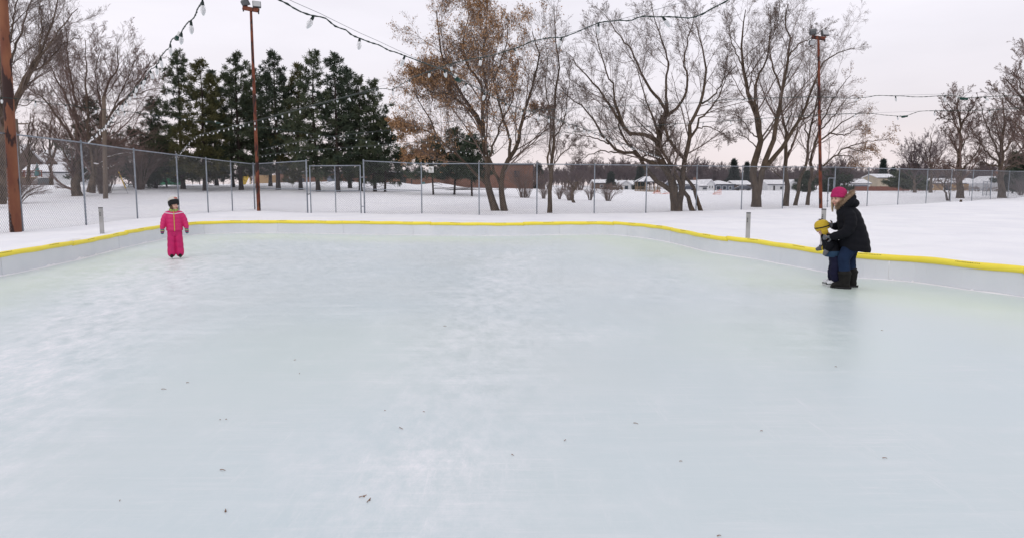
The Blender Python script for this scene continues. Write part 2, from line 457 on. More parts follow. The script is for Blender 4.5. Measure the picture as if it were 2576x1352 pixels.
ix = np.arange(-12, 9.5, .12); iy = np.arange(-6.4, 22, .12)
IX, IY = np.meshgrid(ix, iy)
isd = sdist(IX, IY).reshape(IX.shape)
ok = isd < .10
ii = np.arange(IX.size).reshape(IX.shape)
keep = ok[:-1, :-1] & ok[:-1, 1:] & ok[1:, 1:] & ok[1:, :-1]
q = np.stack([ii[:-1, :-1], ii[:-1, 1:], ii[1:, 1:], ii[1:, :-1]], -1)[keep]
ice = mesh_np('ice', np.stack([IX, IY, np.zeros_like(IX)], -1), [q], mi); tag(ice, kind='structure')
ga = Z(440, 655, 0)[:2]; gb = Z(0, 960, 0)[:2]
def segd(X, Y, a, b_):
    d = b_ - a; t = np.clip(((X - a[0]) * d[0] + (Y - a[1]) * d[1]) / (d @ d), 0, 1.4)
    return np.hypot(X - a[0] - t * d[0], Y - a[1] - t * d[1])
def blobf(px, py, r):
    c = Z(px, py, 0)[:2]; return np.exp(-((IX - c[0]) ** 2 + (IY - c[1]) ** 2) / r ** 2)
scuff = 1.1 * np.exp(-(segd(IX, IY, ga, gb) / .85) ** 2)
ma = Z(1300, 640, 0)[:2]; mb_ = Z(1040, 1200, 0)[:2]
scuff += .55 * np.exp(-(segd(IX, IY, ma, mb_) / .75) ** 2)
scuff += .5 * np.exp(-((IY - 16.5) / 3.0) ** 2) * np.clip((5 - IX) / 3, 0, 1) + .45 * blobf(1660, 700, 2.2) + .35 * blobf(700, 680, 3)
scuff += .9 * np.exp(-(isd / .28) ** 2)
scuff += .5 * blobf(1500, 840, .5) + .4 * blobf(1090, 1160, .35) + .3 * blobf(100, 700, 1.6)
tint = .95 * np.exp(-((isd + 1.3) / 1.3) ** 2) * fbm(IX * .5, IY * .5, 4) * 1.5 + .30 * blobf(800, 870, 1.6) + .35 * blobf(1950, 850, 1.3) + .22 * blobf(1700, 620, 3)
for nm, arr in (('scuff', scuff), ('tint', tint)):
    a_ = ice.data.attributes.new(nm, 'FLOAT', 'POINT'); a_.data.foreach_set('value', np.clip(arr, 0, 1).astype(np.float32).ravel())

# shaved snow along the foot of the boards
s = np.arange(0, plen, .08); n = len(s)
wid = .012 + .085 * fbm(s * 2.5, s * 0, 8, 4); hgt = .002 + .016 * fbm(s * 3.3, s * 0 + 4, 12, 4)
A = pathpt(s, -.012); Bm = pathpt(s, -.012 - wid * .5); C_ = pathpt(s, -.014 - wid)
V = np.concatenate([np.c_[A, hgt], np.c_[Bm, hgt * .8], np.c_[C_, np.full(n, -.003)]])
i0 = np.arange(n); i1 = (i0 + 1) % n
q = np.concatenate([np.stack([i0, i1, i1 + n, i0 + n], 1), np.stack([i0 + n, i1 + n, i1 + 2 * n, i0 + 2 * n], 1)])
tag(mesh_np('snow', V, [q], M['snow']), kind='stuff')

# ------------------------------------------------------------------ rink barrier: panels + yellow bumper caps
rk = empty('rink_barrier', (0, 12, 0))
tag(rk, 'low white rink boards capped with a yellow foam bumper around the ice', 'rink boards')
def at_parent(o, root):
    o.parent = root; o.matrix_parent_inverse = Matrix.Translation(-Vector(root.location)); return o
npan = int(round(plen / 2.42)); pl = plen / npan
rr = rs(5)
for k in range(npan):
    s = np.linspace(k * pl + .003, (k + 1) * pl - .003, 14)
    off = rr.uniform(-.004, .004)
    a = pathpt(s, off - .010); c = pathpt(s, off + .012); m = len(s); h = .365
    V = np.concatenate([np.c_[a, np.full(m, -.02)], np.c_[a, np.full(m, h)], np.c_[c, np.full(m, h)], np.c_[c, np.full(m, -.02)]])
    i = np.arange(m - 1)
    q = np.concatenate([np.stack([i + j * m, i + 1 + j * m, i + 1 + ((j + 1) % 4) * m, i + ((j + 1) % 4) * m], 1) for j in range(4)])
    q = np.concatenate([q, [[0, m, 2 * m, 3 * m], [m - 1, 4 * m - 1, 3 * m - 1, 2 * m - 1]]])
    o = mesh_np('board_panel', V, [q], M['board'], None, False); at_parent(o, rk)
nb = int(round(plen / 3.05)); bl = plen / nb
s862 = None
# phase so that a joint falls where the photo shows the overlap
def s_of_px(px, py):
    p = Z(px, py, BT)[:2]; i = int(np.argmin(((path - p) ** 2).sum(1))); return np.concatenate([[0], np.cumsum(seg)])[i]
ph = s_of_px(862, 556.5) % bl
for k in range(nb):
    s = np.linspace(ph + k * bl - .01, ph + (k + 1) * bl + .02, 40)
    t = np.linspace(0, 1, 40)
    xy = pathpt(s, 0)
    dz = rr.uniform(-.012, .014); tilt = rr.uniform(-.012, .012)
    z = .372 + dz + tilt * (t - .5) + .004 * np.sin(t * 17 + k)
    r = .052 + rr.uniform(-.003, .004) + .002 * np.sin(t * 23 + 2 * k)
    Vt, Ft = tube(np.c_[xy, z], r, 14)
    o = MB().add(Vt, Ft).build('bumper_cap', M['yellow'], None, True); at_parent(o, rk)
    me = o.data
    for u in (.22, .70):
        mb = MB(); j0 = u * 39
        ln = .34; nl = 15
        for g in range(nl):
            tt = j0 / 39 + (g / nl) * ln / bl
            ctr = np.array([np.interp(tt, t, xy[:, 0]), np.interp(tt, t, xy[:, 1]), np.interp(tt, t, z)])
            rr_ = np.interp(tt, t, r)
            c2 = pathpt(np.interp(tt, t, s), -1.0) - pathpt(np.interp(tt, t, s), 0)
            ang = math.radians(40)
            pos = ctr + np.array([c2[0] * math.cos(ang), c2[1] * math.cos(ang), math.sin(ang)]) * (rr_ + .0005)
            rz = math.atan2(c2[1], c2[0]) + math.pi / 2
            mb.box(pos, (.021 if g in (3, 11) else .015, .003, .004 if g in (3, 11) else rr.uniform(.010, .017)), rz=rz, rx=ang)
        q_ = mb.build('lettering', M['ink'], None); q_.parent = o; q_.matrix_parent_inverse = o.matrix_parent_inverse @ Matrix.Identity(4)
        q_.matrix_parent_inverse = Matrix.Identity(4)
# stubs of steel tube behind the boards
def stub(bx, by, ty, w_, label, ring=False, z0=.30):
    base = Z(bx, by, z0); base[2] = z0 - .3
    Y = base[1]; top = P(bx, ty, Y)[2]
    a = -math.atan2(base[0], Y)
    o = empty('steel_post', base, a)
    tag(o, label, 'post', 'short steel posts behind the boards')
    h = top - base[2]
    MB().box((0, 0, h / 2), (w_, w_ * .8, h)).build('post_tube', M['stub'], o, bevel=.008)
    MB().box((0, 0, h + .012), (w_ * 1.04, w_ * .84, .03)).build('cap', M['lamp'], o, bevel=.006)
    mb = MB()
    for zz in (.12, .16, .20): mb.tube([(-w_ * .2, -w_ * .41, h - zz), (-w_ * .2, -w_ * .36, h - zz)], .014, 8)
    mb.build('bolt', M['dark'], o)
    if ring:
        pts = [(-w_ * .62 + .035 * math.cos(a_), -w_ * .3, h - .27 + .035 * math.sin(a_)) for a_ in np.linspace(0, 2 * math.pi, 16)]
        MB().tube(pts, .006, 6).build('eye_bolt', M['dark'], o)
stub(257, 586, 524, .105, 'short square steel post standing in the lumpy snow beside the pink-suited child')
stub(1880, 603, 537, .10, 'short square steel post rising behind the boards between child and adult skaters, without a ring')
stub(2068, 609, 528, .10, 'short square steel post with an eye bolt behind the yellow hat', True)

# ------------------------------------------------------------------ chain link fences
def wires(A, B_, zA0, zA1, zB0, zB1, r=.0031, dx=.088):
    A = np.array(A, float); B_ = np.array(B_, float); Ln = np.linalg.norm(B_ - A)
    H = max(zA1 - zA0, zB1 - zB0)
    P0 = []; P1 = []
    def pt(s, h, off):
        t = s / Ln; z0 = zA0 + (zB0 - zA0) * t; z1 = zA1 + (zB1 - zA1) * t
        xy = A + (B_ - A) * t; nrm = np.array([-(B_ - A)[1], (B_ - A)[0]]) / Ln
        return [*(xy + nrm * off), z0 + (z1 - z0) * h / H]
    sl = 1.3
    for s0 in np.arange(-H / sl, Ln, dx):
        a = max(s0, 0); b_ = min(s0 + H / sl, Ln)
        if b_ - a > .01: P0.append(pt(a, (a - s0) * sl, .003)); P1.append(pt(b_, (b_ - s0) * sl, .003))
        # mirrored
        if b_ - a > .01: P0.append(pt(a, H - (a - s0) * sl, -.003)); P1.append(pt(b_, H - (b_ - s0) * sl, -.003))
    Pt = np.stack([np.array(P0), np.array(P1)], 1)
    return tubes(Pt, np.full(Pt.shape[:2], r), 3)

def fence(posts, label, thick=None, wr=.0026, mid=None, skip=(), group='chain link fences round the rink'):
    B3 = []
    for bx, by, ty in posts:
        b_ = G(bx, by); top = P(bx, ty, b_[1])[2]
        B3.append((b_[0], b_[1], b_[2], top))
    c = np.mean([p[:3] for p in B3], 0)
    root = empty('chain_link_fence', (B3[0][0], B3[0][1], B3[0][2]))
    tag(root, label, 'fence', group)
    def add(o): return at_parent(o, root)
    for i, (x, y, z, t) in enumerate(B3):
        if i in skip: continue
        r = .038 if (thick and i in thick) else .030
        mb = MB().tube([(x, y, z - .4), (x, y, t)], r, 10)
        mb.lathe([(r * 1.15, 0), (r * 1.1, .03), (r * .5, .055), (.004, .06)], (x, y, t), 10)
        add(mb.build('post', M['galv'], None, True))
    rail = MB()
    for (x0, y0, z0, t0), (x1, y1, z1, t1) in zip(B3[:-1], B3[1:]):
        rail.tube([(x0, y0, t0 - .02), (x1, y1, t1 - .02)], .024, 8)
    add(rail.build('top_rail', M['galv'], None, True))
    if mid:
        rail = MB()
        for k in mid:
            (x0, y0, z0, t0), (x1, y1, z1, t1) = B3[k], B3[k + 1]
            rail.tube([(x0, y0, (z0 + t0) / 2 - .1), (x1, y1, (z1 + t1) / 2 - .1)], .018, 8)
        add(rail.build('mid_rail', M['galv'], None, True))
    Vs, Fs = [], []; n = 0
    for (x0, y0, z0, t0), (x1, y1, z1, t1) in zip(B3[:-1], B3[1:]):
        V, q = wires((x0, y0), (x1, y1), z0 - .08, t0 - .02, z1 - .08, t1 - .02, wr)
        Vs.append(V); Fs.append(q + n); n += len(V)
    add(mesh_np('wire_mesh', np.concatenate(Vs), [np.concatenate(Fs)], M['wire']))
    return root, B3

# left run: along X about -15, continuing out of frame toward the camera
def pxof(X, Y, z):
    d = np.array([X, Y, z - CAMZ]); fw = d[1] * cT - d[2] * sT; up = d[1] * sT + d[2] * cT
    return CX + F * d[0] / fw, PY - F * up / fw
lp = [(217, 565.5, 357), (346, 549.5, 376), (451, 541, 389), (524, 536, 398.5), (585, 532, 406), (641, 528, 412)]
b0 = G(*lp[0][:2]); b1 = G(*lp[1][:2])
ext = []
for k in (2, 1):
    X = b0[0] + (b0[0] - b1[0]) * .25 * k; Y = b0[1] - 3.05 * k
    p = pxof(X, Y, .22); t = pxof(X, Y, b0[2] + 2.92)
    ext.append((p[0], p[1], t[1]))
fence(ext + lp, 'long chain link fence run with snowy ground behind the pink-suited child', thick=(7,), group='chain link fences round the rink')
_, FB = fence([(641, 528, 412), (774, 536, 404)], 'short chain link fence section between the corner post and the gate', skip=(0,), thick=(1,), mid=(0,))
_, FC = fence([(917, 537, 404), (1061, 537.8, 411), (1205, 539, 411), (1350, 537.5, 412), (1494, 536.5, 413.5), (1624, 534.5, 415), (1750, 530.5, 416.5), (1864, 527, 418), (1967, 523.5, 419.5), (2096, 521, 420)],
      'straight chain link fence run in front of the large bare trees', thick=(0, 9), mid=(0,))
fence([(2096, 521, 420), (2180, 517.6, 422.5), (2257, 515.6, 424.4), (2328, 511.5, 425.8), (2389, 507.5, 427), (2443, 505, 428.5), (2490, 502, 429.5), (2534, 499.5, 430.5), (2577, 496.5, 431), (2620, 494, 432)],
      'receding chain link fence run beside the open snowy field', skip=(0,), wr=.0021)
# gate
g0 = np.array(FB[1]); g1 = np.array(FC[0])
gt = empty('gate', (g0[0], g0[1], g0[2]))
tag(gt, 'wide galvanised chain link gate leaf in the far fence, chained to its post', 'gate')
def lerp(t): return g0 + (g1 - g0) * t
def gp(t, h): p = lerp(t); return (p[0], p[1] - .05, p[2] + h)
H_ = (g0[3] - g0[2]) - .25
fr = MB()
for t in (.065, .945): fr.tube([gp(t, -.12), gp(t, H_)], .030, 10)
fr.tube([gp(.065, H_ - .02), gp(.945, H_ - .02)], .026, 8); fr.tube([gp(.065, -.1), gp(.945, -.1)], .026, 8)
at_parent(fr.build('gate_frame', M['galv'], None, True), gt)
fr = MB().tube([gp(.505, .03), gp(.505, H_)], .024, 8); fr.tube([gp(.065, H_ * .47), gp(.945, H_ * .47)], .020, 8)
at_parent(fr.build('brace', M['galv'], None, True), gt)
a_ = lerp(.065); c_ = lerp(.945)
V, q = wires(a_[:2] - [0, .05], c_[:2] - [0, .05], a_[2] + .05, a_[2] + H_ - .02, c_[2] + .05, c_[2] + H_ - .02)
at_parent(mesh_np('wire_mesh', V, [q], M['wire']), gt)
for h in (.35, H_ * .75):
    mb = MB().tube([gp(.945, h), gp(1.0, h)], .02, 8); at_parent(mb.build('hinge', M['galv'], None), gt)
pts = [gp(.0 + .065 * k / 7, H_ * .40 + .04 * math.sin(k * 1.7)) for k in range(8)]
at_parent(MB().tube(pts, .014, 6).build('chain', M['dark'], None), gt)
# second small gate frame by the right light pole
p0 = G(2078, 521.5); p1 = G(2096, 521)
sg = empty('gate', tuple(p0)); tag(sg, 'narrow pipe framed walk gate between rusty pole and thick fence post', 'gate')
mb = MB().tube([(p0[0], p0[1] - .1, p0[2] - .2), (p0[0], p0[1] - .1, p0[2] + 1.85)], .03, 8)
mb.tube([(p0[0], p0[1] - .1, p0[2] + 1.85), (p1[0], p1[1] - .1, p1[2] + 1.85)], .026, 8)
mb.tube([(p1[0] - .12, p1[1] - .1, p1[2] - .2), (p1[0] - .12, p1[1] - .1, p1[2] + 1.85)], .026, 8)
at_parent(mb.build('gate_frame', M['galv'], None, True), sg)
mb = MB()
for h in (.4, .9, 1.4): mb.tube([(p0[0] - .04, p0[1] - .1, p0[2] + h), (p0[0] + .06, p0[1] - .1, p0[2] + h)], .04, 8)
at_parent(mb.build('hinge', M['galv'], None, True), sg)
# sign on the fence
t_ = (1086 - 1061) / (1205 - 1061)
pa = np.array(FC[1]); pb = np.array(FC[2]); sp = pa + (pb - pa) * t_
sz = P(1086, 427, sp[1])[2]
sg = empty('fence_sign', (sp[0], sp[1] - .03, sz)); tag(sg, 'small white notice wired high on the fence, with a dark printed symbol', 'sign')
MB().box((0, 0, 0), (.25, .012, .30)).build('plate', M['signwhite'], sg, bevel=.003)
mb = MB(); mb.box((-.05, -.009, .06), (.05, .004, .09)); mb.box((.03, -.009, .055), (.07, .004, .02)); mb.box((.04, -.009, .0), (.02, .004, .10)); mb.box((-.02, -.009, -.03), (.09, .004, .018)); mb.box((0, -.009, -.11), (.17, .004, .015)); mb.box((-.02, -.009, .015), (.06, .004, .014), ry=.6)
mb.build('symbol', M['ink'], sg)

# ------------------------------------------------------------------ light poles
def flood(root, loc, rz, tilt, sc_=1.0):
    h = empty('x'); D.objects.remove(h)
    mb = MB()
    R = Matrix.Translation(Vector(loc)) @ Matrix.Rotation(rz, 4, 'Z') @ Matrix.Rotation(tilt, 4, 'X')
    def tr(m_):
        m_.v = [tuple(R @ (Vector(p) * sc_)) for p in m_.v]; return m_
    a = MB(); a.box((0, 0, 0), (.44, .10, .36)); a.add([(-.22, .05, -.18), (.22, .05, -.18), (.22, .05, .18), (-.22, .05, .18), (-.12, .24, -.09), (.12, .24, -.09), (.12, .24, .10), (-.12, .24, .10)],
        [(0, 1, 5, 4), (1, 2, 6, 5), (2, 3, 7, 6), (3, 0, 4, 7), (4, 5, 6, 7), (3, 2, 1, 0)])
    o = at_parent(tr(a).build('flood_light', M['lamp'], None, bevel=.01), root)
    l = MB().box((0, -.056, 0), (.38, .016, .30)); q_ = tr(l).build('lens', M['lens'], None); q_.parent = o
    k = MB().box((0, .06, -.24), (.06, .05, .14)); q_ = tr(k).build('bracket', M['rust'], None); q_.parent = o
def lightpole(bx, by, ty, wb, wt, m, label, arm=None, lamps=(), topx=None):
    b_ = G(bx, by); Y = b_[1]
    top = P(topx if topx is not None else bx, ty, Y)
    if topx is None: top[0] = b_[0]
    root = empty('light_pole', tuple(b_)); tag(root, label, 'light pole', 'rusty light poles round the rink')
    n = 24; t = np.linspace(-.06, 1, n)[:, None]
    pts = b_ + (top - b_) * t
    r = (wb + (wt - wb) * t[:, 0]) / 2 * Y / F
    at_parent(MB().tube(pts, r, 18).build('pole', m, None, True), root)
    if arm:
        dx, dz, dy = arm
        a = top + np.array([-dx, dy, dz]); c = top + np.array([dx, -dy, -dz])
        at_parent(MB().bar(a, c, .16, .2).build('crossarm', M['rust'], None, bevel=.01), root)
        mb = MB(); mb.tube([c + np.array([0, 0, -.18]), c], .035, 6); mb.tube([a + np.array([0, 0, -.18]), a], .035, 6)
        at_parent(mb.build('bolt', M['dark'], None), root)
    for (lx, ly, lz, rz, ti, s_) in lamps:
        flood(root, tuple(top + np.array([lx, ly, lz])), rz, ti, s_)
    return root
lightpole(40, 583.5, -60, 25, 19, M['rust_big'], 'thick weathered orange rust light pole in the snow by the left fence', topx=4)
lightpole(651, 531, 24, 9.2, 6.0, M['rust'], 'tall thin rusty light pole in front of the dark pines', (.45, .10, .12), [(-.26, .05, .38, 2.5, -.5, 1.0), (.36, -.1, .22, .45, -.35, .95)])
lightpole(2064, 524, 96, 8.4, 5.4, M['rust'], 'tall thin rusty light pole behind the adult skater, three floodlights on top', (.34, .08, .10), [(-.32, .05, .36, 2.7, -.4, .9), (.36, -.05, .28, .25, -.35, .95), (-.42, -.10, -.30, .2, .3, .8)], topx=2058)

# ------------------------------------------------------------------ string lights
bulb_me = None; sock_me = None
def strand(pts, Y0, Y1, space, label, plugs=(), sup=True, seed=0, ext0=0, bs=1.0):
    global bulb_me, sock_me
    r_ = rs(seed)
    p = np.array(pts, float)
    sl_ = np.concatenate([[0], np.cumsum(np.hypot(*np.diff(p, axis=0).T))]); t = sl_ / sl_[-1]
    Y = 1 / (1 / Y0 + (1 / Y1 - 1 / Y0) * t)
    W = np.array([P(a, b_, y) for (a, b_), y in zip(p, Y)])
    Ln = np.linalg.norm(np.diff(W, axis=0), axis=1).sum()
    n = int(Ln / .06); C = spline(W, n)
    u = np.arange(n) * .06
    C[:, 2] += .014 * (fbm(u * 3.1, u * 0 + seed, seed, 3) - .5) * 2
    C[:, 0] += .012 * (fbm(u * 3.7, u * 0 + seed + 5, seed + 9, 3) - .5) * 2
    root = empty('string_lights', tuple(W[0])); tag(root, label, 'string lights', 'light strings over the rink')
    # two twisted conductors
    a = u * 2 * math.pi / .16
    o1 = np.c_[np.cos(a), np.sin(a) * .5, np.sin(a)] * .0035
    V1, q1 = tubes((C + o1)[None], np.full((1, n), .0034), 5); V2, q2 = tubes((C - o1)[None], np.full((1, n), .0034), 5)
    at_parent(mesh_np('cable', np.concatenate([V1, V2]), [np.concatenate([q1, q2 + len(V1)])], M['cable']), root)
    if sup:
        k = max(2, n // 4); S = np.linspace(0, 1, k)[:, None]; L_ = C[0] + (C[-1] - C[0]) * S
        L_[:, 2] = np.maximum(np.interp(S[:, 0], np.linspace(0, 1, n), C[:, 2]), L_[:, 2]) if False else np.convolve(np.pad(C[:, 2], 40, 'edge'), np.ones(81) / 81, 'valid')[::max(1, n // k)][:k] + .018
        L_[:, :2] = C[::max(1, n // k)][:k, :2]
        at_parent(MB().tube(L_, .0016, 4).build('support_wire', M['steelwire'], None), root)
    if bulb_me is None:
        prof = [(.0085, -.030), (.0125, -.036), (.0165, -.046), (.0180, -.056), (.0172, -.068), (.0145, -.080), (.0105, -.090), (.005, -.098), (.001, -.1005)]
        o = MB().lathe(prof, k=10).build('bulb', M['bulb'], None, True); bulb_me = o.data; D.objects.remove(o)
        o = MB().lathe([(.004, .002), (.0075, -.004), (.0095, -.012), (.0105, -.030), (.0125, -.034), (.0105, -.037)], k=10).build('socket', M['socket'], None, True); sock_me = o.data; D.objects.remove(o)
    s = .1 + r_.uniform(0, space)
    while s < Ln - .15:
        i = min(n - 1, int(s / .06)); pos = C[i]
        o = D.objects.new('bulb', bulb_me); col.objects.link(o)
        o.parent = root; o.location = Vector(pos - W[0]); o.scale = (bs * .90, bs * .90, bs * .90)
        ang = abs(r_.normal(0, .55)); ang = min(ang, 1.5)
        o.rotation_euler = Matrix.Rotation(r_.uniform(0, 6.28), 3, 'Z').to_4x4().to_3x3().to_euler() if False else (ang * math.cos(i * 2.4), ang * math.sin(i * 2.4), r_.uniform(0, 6.28))
        k = D.objects.new('socket', sock_me); col.objects.link(k); k.parent = o
        s += space * r_.uniform(.75, 1.25)
    for px_, py_ in plugs:
        d = [(pxof(*c)[0] - px_) ** 2 + (pxof(*c)[1] - py_) ** 2 for c in C]
        i = int(np.argmin(d)); c = C[i]; tdir = C[min(n - 1, i + 2)] - C[max(0, i - 2)]; tdir /= np.linalg.norm(tdir)
        c = c + np.array([0, 0, -.012])
        mb = MB().tube([c - tdir * .05, c - tdir * .04, c + tdir * .005, c + tdir * .02, c + tdir * .05, c + tdir * .055], [.012, .021, .021, .015, .018, .010], 10)
        at_parent(mb.build('plug', M['plug'], None, True), root)
        at_parent(MB().box(c - tdir * .075 + np.array([0, 0, .02]), (.03, .004, .035), ry=.5).build('label_tag', M['signwhite'], None), root)
strand([(516, -22), (510, 0), (499, 16), (490, 40), (471, 58), (462, 74), (447, 91), (432, 105), (424, 121), (409, 138), (397, 158), (378, 178), (362, 201), (338, 224), (315, 254), (290, 283), (272, 308), (248, 332), (220, 357)],
       3.7, 21.6, .55, 'string of large clear bulbs rising steeply from the left fence post', [(447, 94)], False, 11)
strand([(672, -20), (690, -4), (715, 8), (736, 19), (760, 31), (790, 43), (812, 46), (829, 58), (850, 70), (869, 76), (885, 88), (915, 98), (952, 111), (985, 128), (1016, 138), (1060, 157), (1090, 168), (1122, 178), (1142, 193), (1165, 206), (1205, 225), (1240, 242), (1275, 262), (1318, 276), (1395, 300), (1450, 318), (1510, 338), (1560, 360), (1610, 378), (1665, 397)],
       3.3, 32, .64, 'string of large clear bulbs starting beside the floodlights and dropping across the brown leaved tree', [(1150, 200)], True, 23)
strand([(1860, -22), (1832, 0), (1798, 17), (1768, 33), (1735, 42), (1700, 41), (1660, 42), (1640, 43), (1612, 43), (1584, 57), (1560, 52), (1515, 54), (1485, 66), (1450, 80), (1415, 92), (1380, 94), (1340, 105), (1290, 125), (1250, 136), (1205, 147), (1147, 158), (1105, 172), (1060, 186), (1020, 206), (988, 224), (955, 222), (905, 237), (848, 250), (790, 266), (727, 283), (664, 300), (590, 318), (533, 333), (490, 346), (452, 386)],
       3.9, 28.6, .62, 'string of large clear bulbs crossing above the two big bare trees and the pines', (), True, 37)
strand([(-40, 240), (0, 246), (50, 251), (110, 258), (229, 272), (335, 284), (386, 290), (437, 296), (500, 303), (572, 312), (646, 320), (683, 324), (749, 332), (809, 340), (885, 349), (934, 355), (995, 363), (1099, 375), (1170, 383), (1230, 391)],
       9.2, 29.5, .60, 'string of clear bulbs sloping down from the thick rusty pole across the pines', [(548, 309)], False, 41)
strand([(652, 377), (700, 367), (741, 359), (789, 351), (864, 340), (936, 333), (1010, 325), (1108, 310), (1216, 297), (1290, 284), (1340, 277), (1390, 277), (1447, 271), (1546, 268), (1610, 266), (1676, 260), (1742, 259), (1811, 253), (1880, 250), (1950, 246), (2040, 244), (2115, 247), (2175, 246), (2205, 241), (2260, 243), (2330, 244), (2390, 241), (2420, 247), (2480, 244), (2575, 242), (2640, 240)],
       33.3, 8.3, .62, 'upper of two near level light strings leaving past the rusty pole behind the adult', [(2426, 247)], True, 53)
strand([(652, 393), (700, 387), (751, 381), (809, 377), (858, 373), (918, 369), (957, 366), (1020, 361), (1107, 353), (1185, 347), (1290, 340), (1400, 335), (1497, 328), (1585, 321), (1682, 314), (1780, 308), (1835, 304), (1892, 301), (1950, 297), (2061, 289), (2130, 286), (2184, 286), (2244, 292), (2275, 292), (2300, 284), (2320, 280), (2406, 280), (2500, 276), (2575, 273), (2640, 271)],
       33.3, 10.0, .62, 'lower of two near level light strings, with a sagging plug over the open field', [(2277, 292)], True, 67)

# ------------------------------------------------------------------ trees
def unit(v): return v / (np.linalg.norm(v, axis=-1, keepdims=True) + 1e-12)

def grow(Pt, R, levels, r_, rmin=.006):
    """Pt [B,n,3], R [B,n]; levels: list of (children, length ratio, angle deg, up pull, points, t0). Returns the list of levels of (Pt, R)"""
    out = []
    for lvl_, (m, ratio, ang, up, n, t0) in enumerate(levels):
        B, k, _ = Pt.shape
        Ls = np.linalg.norm(np.diff(Pt, axis=1), axis=2).sum(1)
        t = (t0 + (1 - t0) * (np.arange(m)[None] + r_.uniform(0, 1, (B, m))) / m) * (k - 1)
        t = np.minimum(t, k - 1.001); i = t.astype(int); f = (t - i)[..., None]
        bi = np.arange(B)[:, None]
        pos = Pt[bi, i] * (1 - f) + Pt[bi, i + 1] * f
        tan = unit(Pt[bi, i + 1] - Pt[bi, i])
        rad = R[bi, i] * (1 - f[..., 0]) + R[bi, i + 1] * f[..., 0]
        rnd = r_.normal(0, 1, (B, m, 3)); perp = unit(rnd - (rnd * tan).sum(-1, keepdims=True) * tan)
        a = np.radians(r_.normal(ang, ang * .25, (B, m)))[..., None]
        d = unit(np.cos(a) * tan + np.sin(a) * perp + np.array([0, 0, up * .5]))
        Lc = Ls[:, None] * ratio * (1.15 - .75 * (t / (k - 1))) * r_.uniform(.6, 1.3, (B, m))
        s = np.linspace(0, 1, n)
        P2 = np.zeros((B, m, n, 3)); P2[:, :, 0] = pos; cur = d
        for j in range(1, n):
            cur = unit(cur + r_.normal(0, .11, (B, m, 3)) + np.array([0, 0, up * .35]))
            P2[:, :, j] = P2[:, :, j - 1] + cur * (Lc / (n - 1))[..., None]
        r0 = np.clip(rad * (.36 if lvl_ == 0 else .50), rmin, None)
        R2 = r0[..., None] * (1 - .72 * s) ; R2 = np.maximum(R2, rmin * .75)
        Pt = P2.reshape(-1, n, 3); R = R2.reshape(-1, n)
        out.append((Pt, R))
    return out

def pack(levels, k=3):
    Vs, Qs, n = [], [], 0
    for Pt, R in levels:
        kk = k if np.isscalar(k) else k.pop(0)
        V, q = tubes(Pt, R, kk); Vs.append(V); Qs.append(q + n); n += len(V)
    return np.concatenate(Vs), np.concatenate(Qs)

def leaves_mesh(C, size, r_, hang=.6, asp=.5):
    """small hanging quads bent along the middle, one per point"""
    n = len(C)
    d = unit(r_.normal(0, 1, (n, 3)) * (1 - hang) + np.array([0, 0, -1]) * hang)
    w = unit(np.cross(d, r_.normal(0, 1, (n, 3)))); nn = np.cross(d, w)
    s = size * r_.uniform(.6, 1.4, (n, 1))
    a = C; b_ = C + d * s * .5 + w * s * asp * .5 + nn * s * .12; c = C + d * s; e = C + d * s * .5 - w * s * asp * .5 + nn * s * .12
    V = np.stack([a, b_, c, e], 1).reshape(-1, 3)
    return V, np.arange(4 * n).reshape(n, 4)

LV = [(16, .46, 40, .12, 7, .20), (9, .52, 38, .12, 6, .12), (8, .52, 38, .06, 4, .12), (4, .55, 36, .05, 3, .15)]

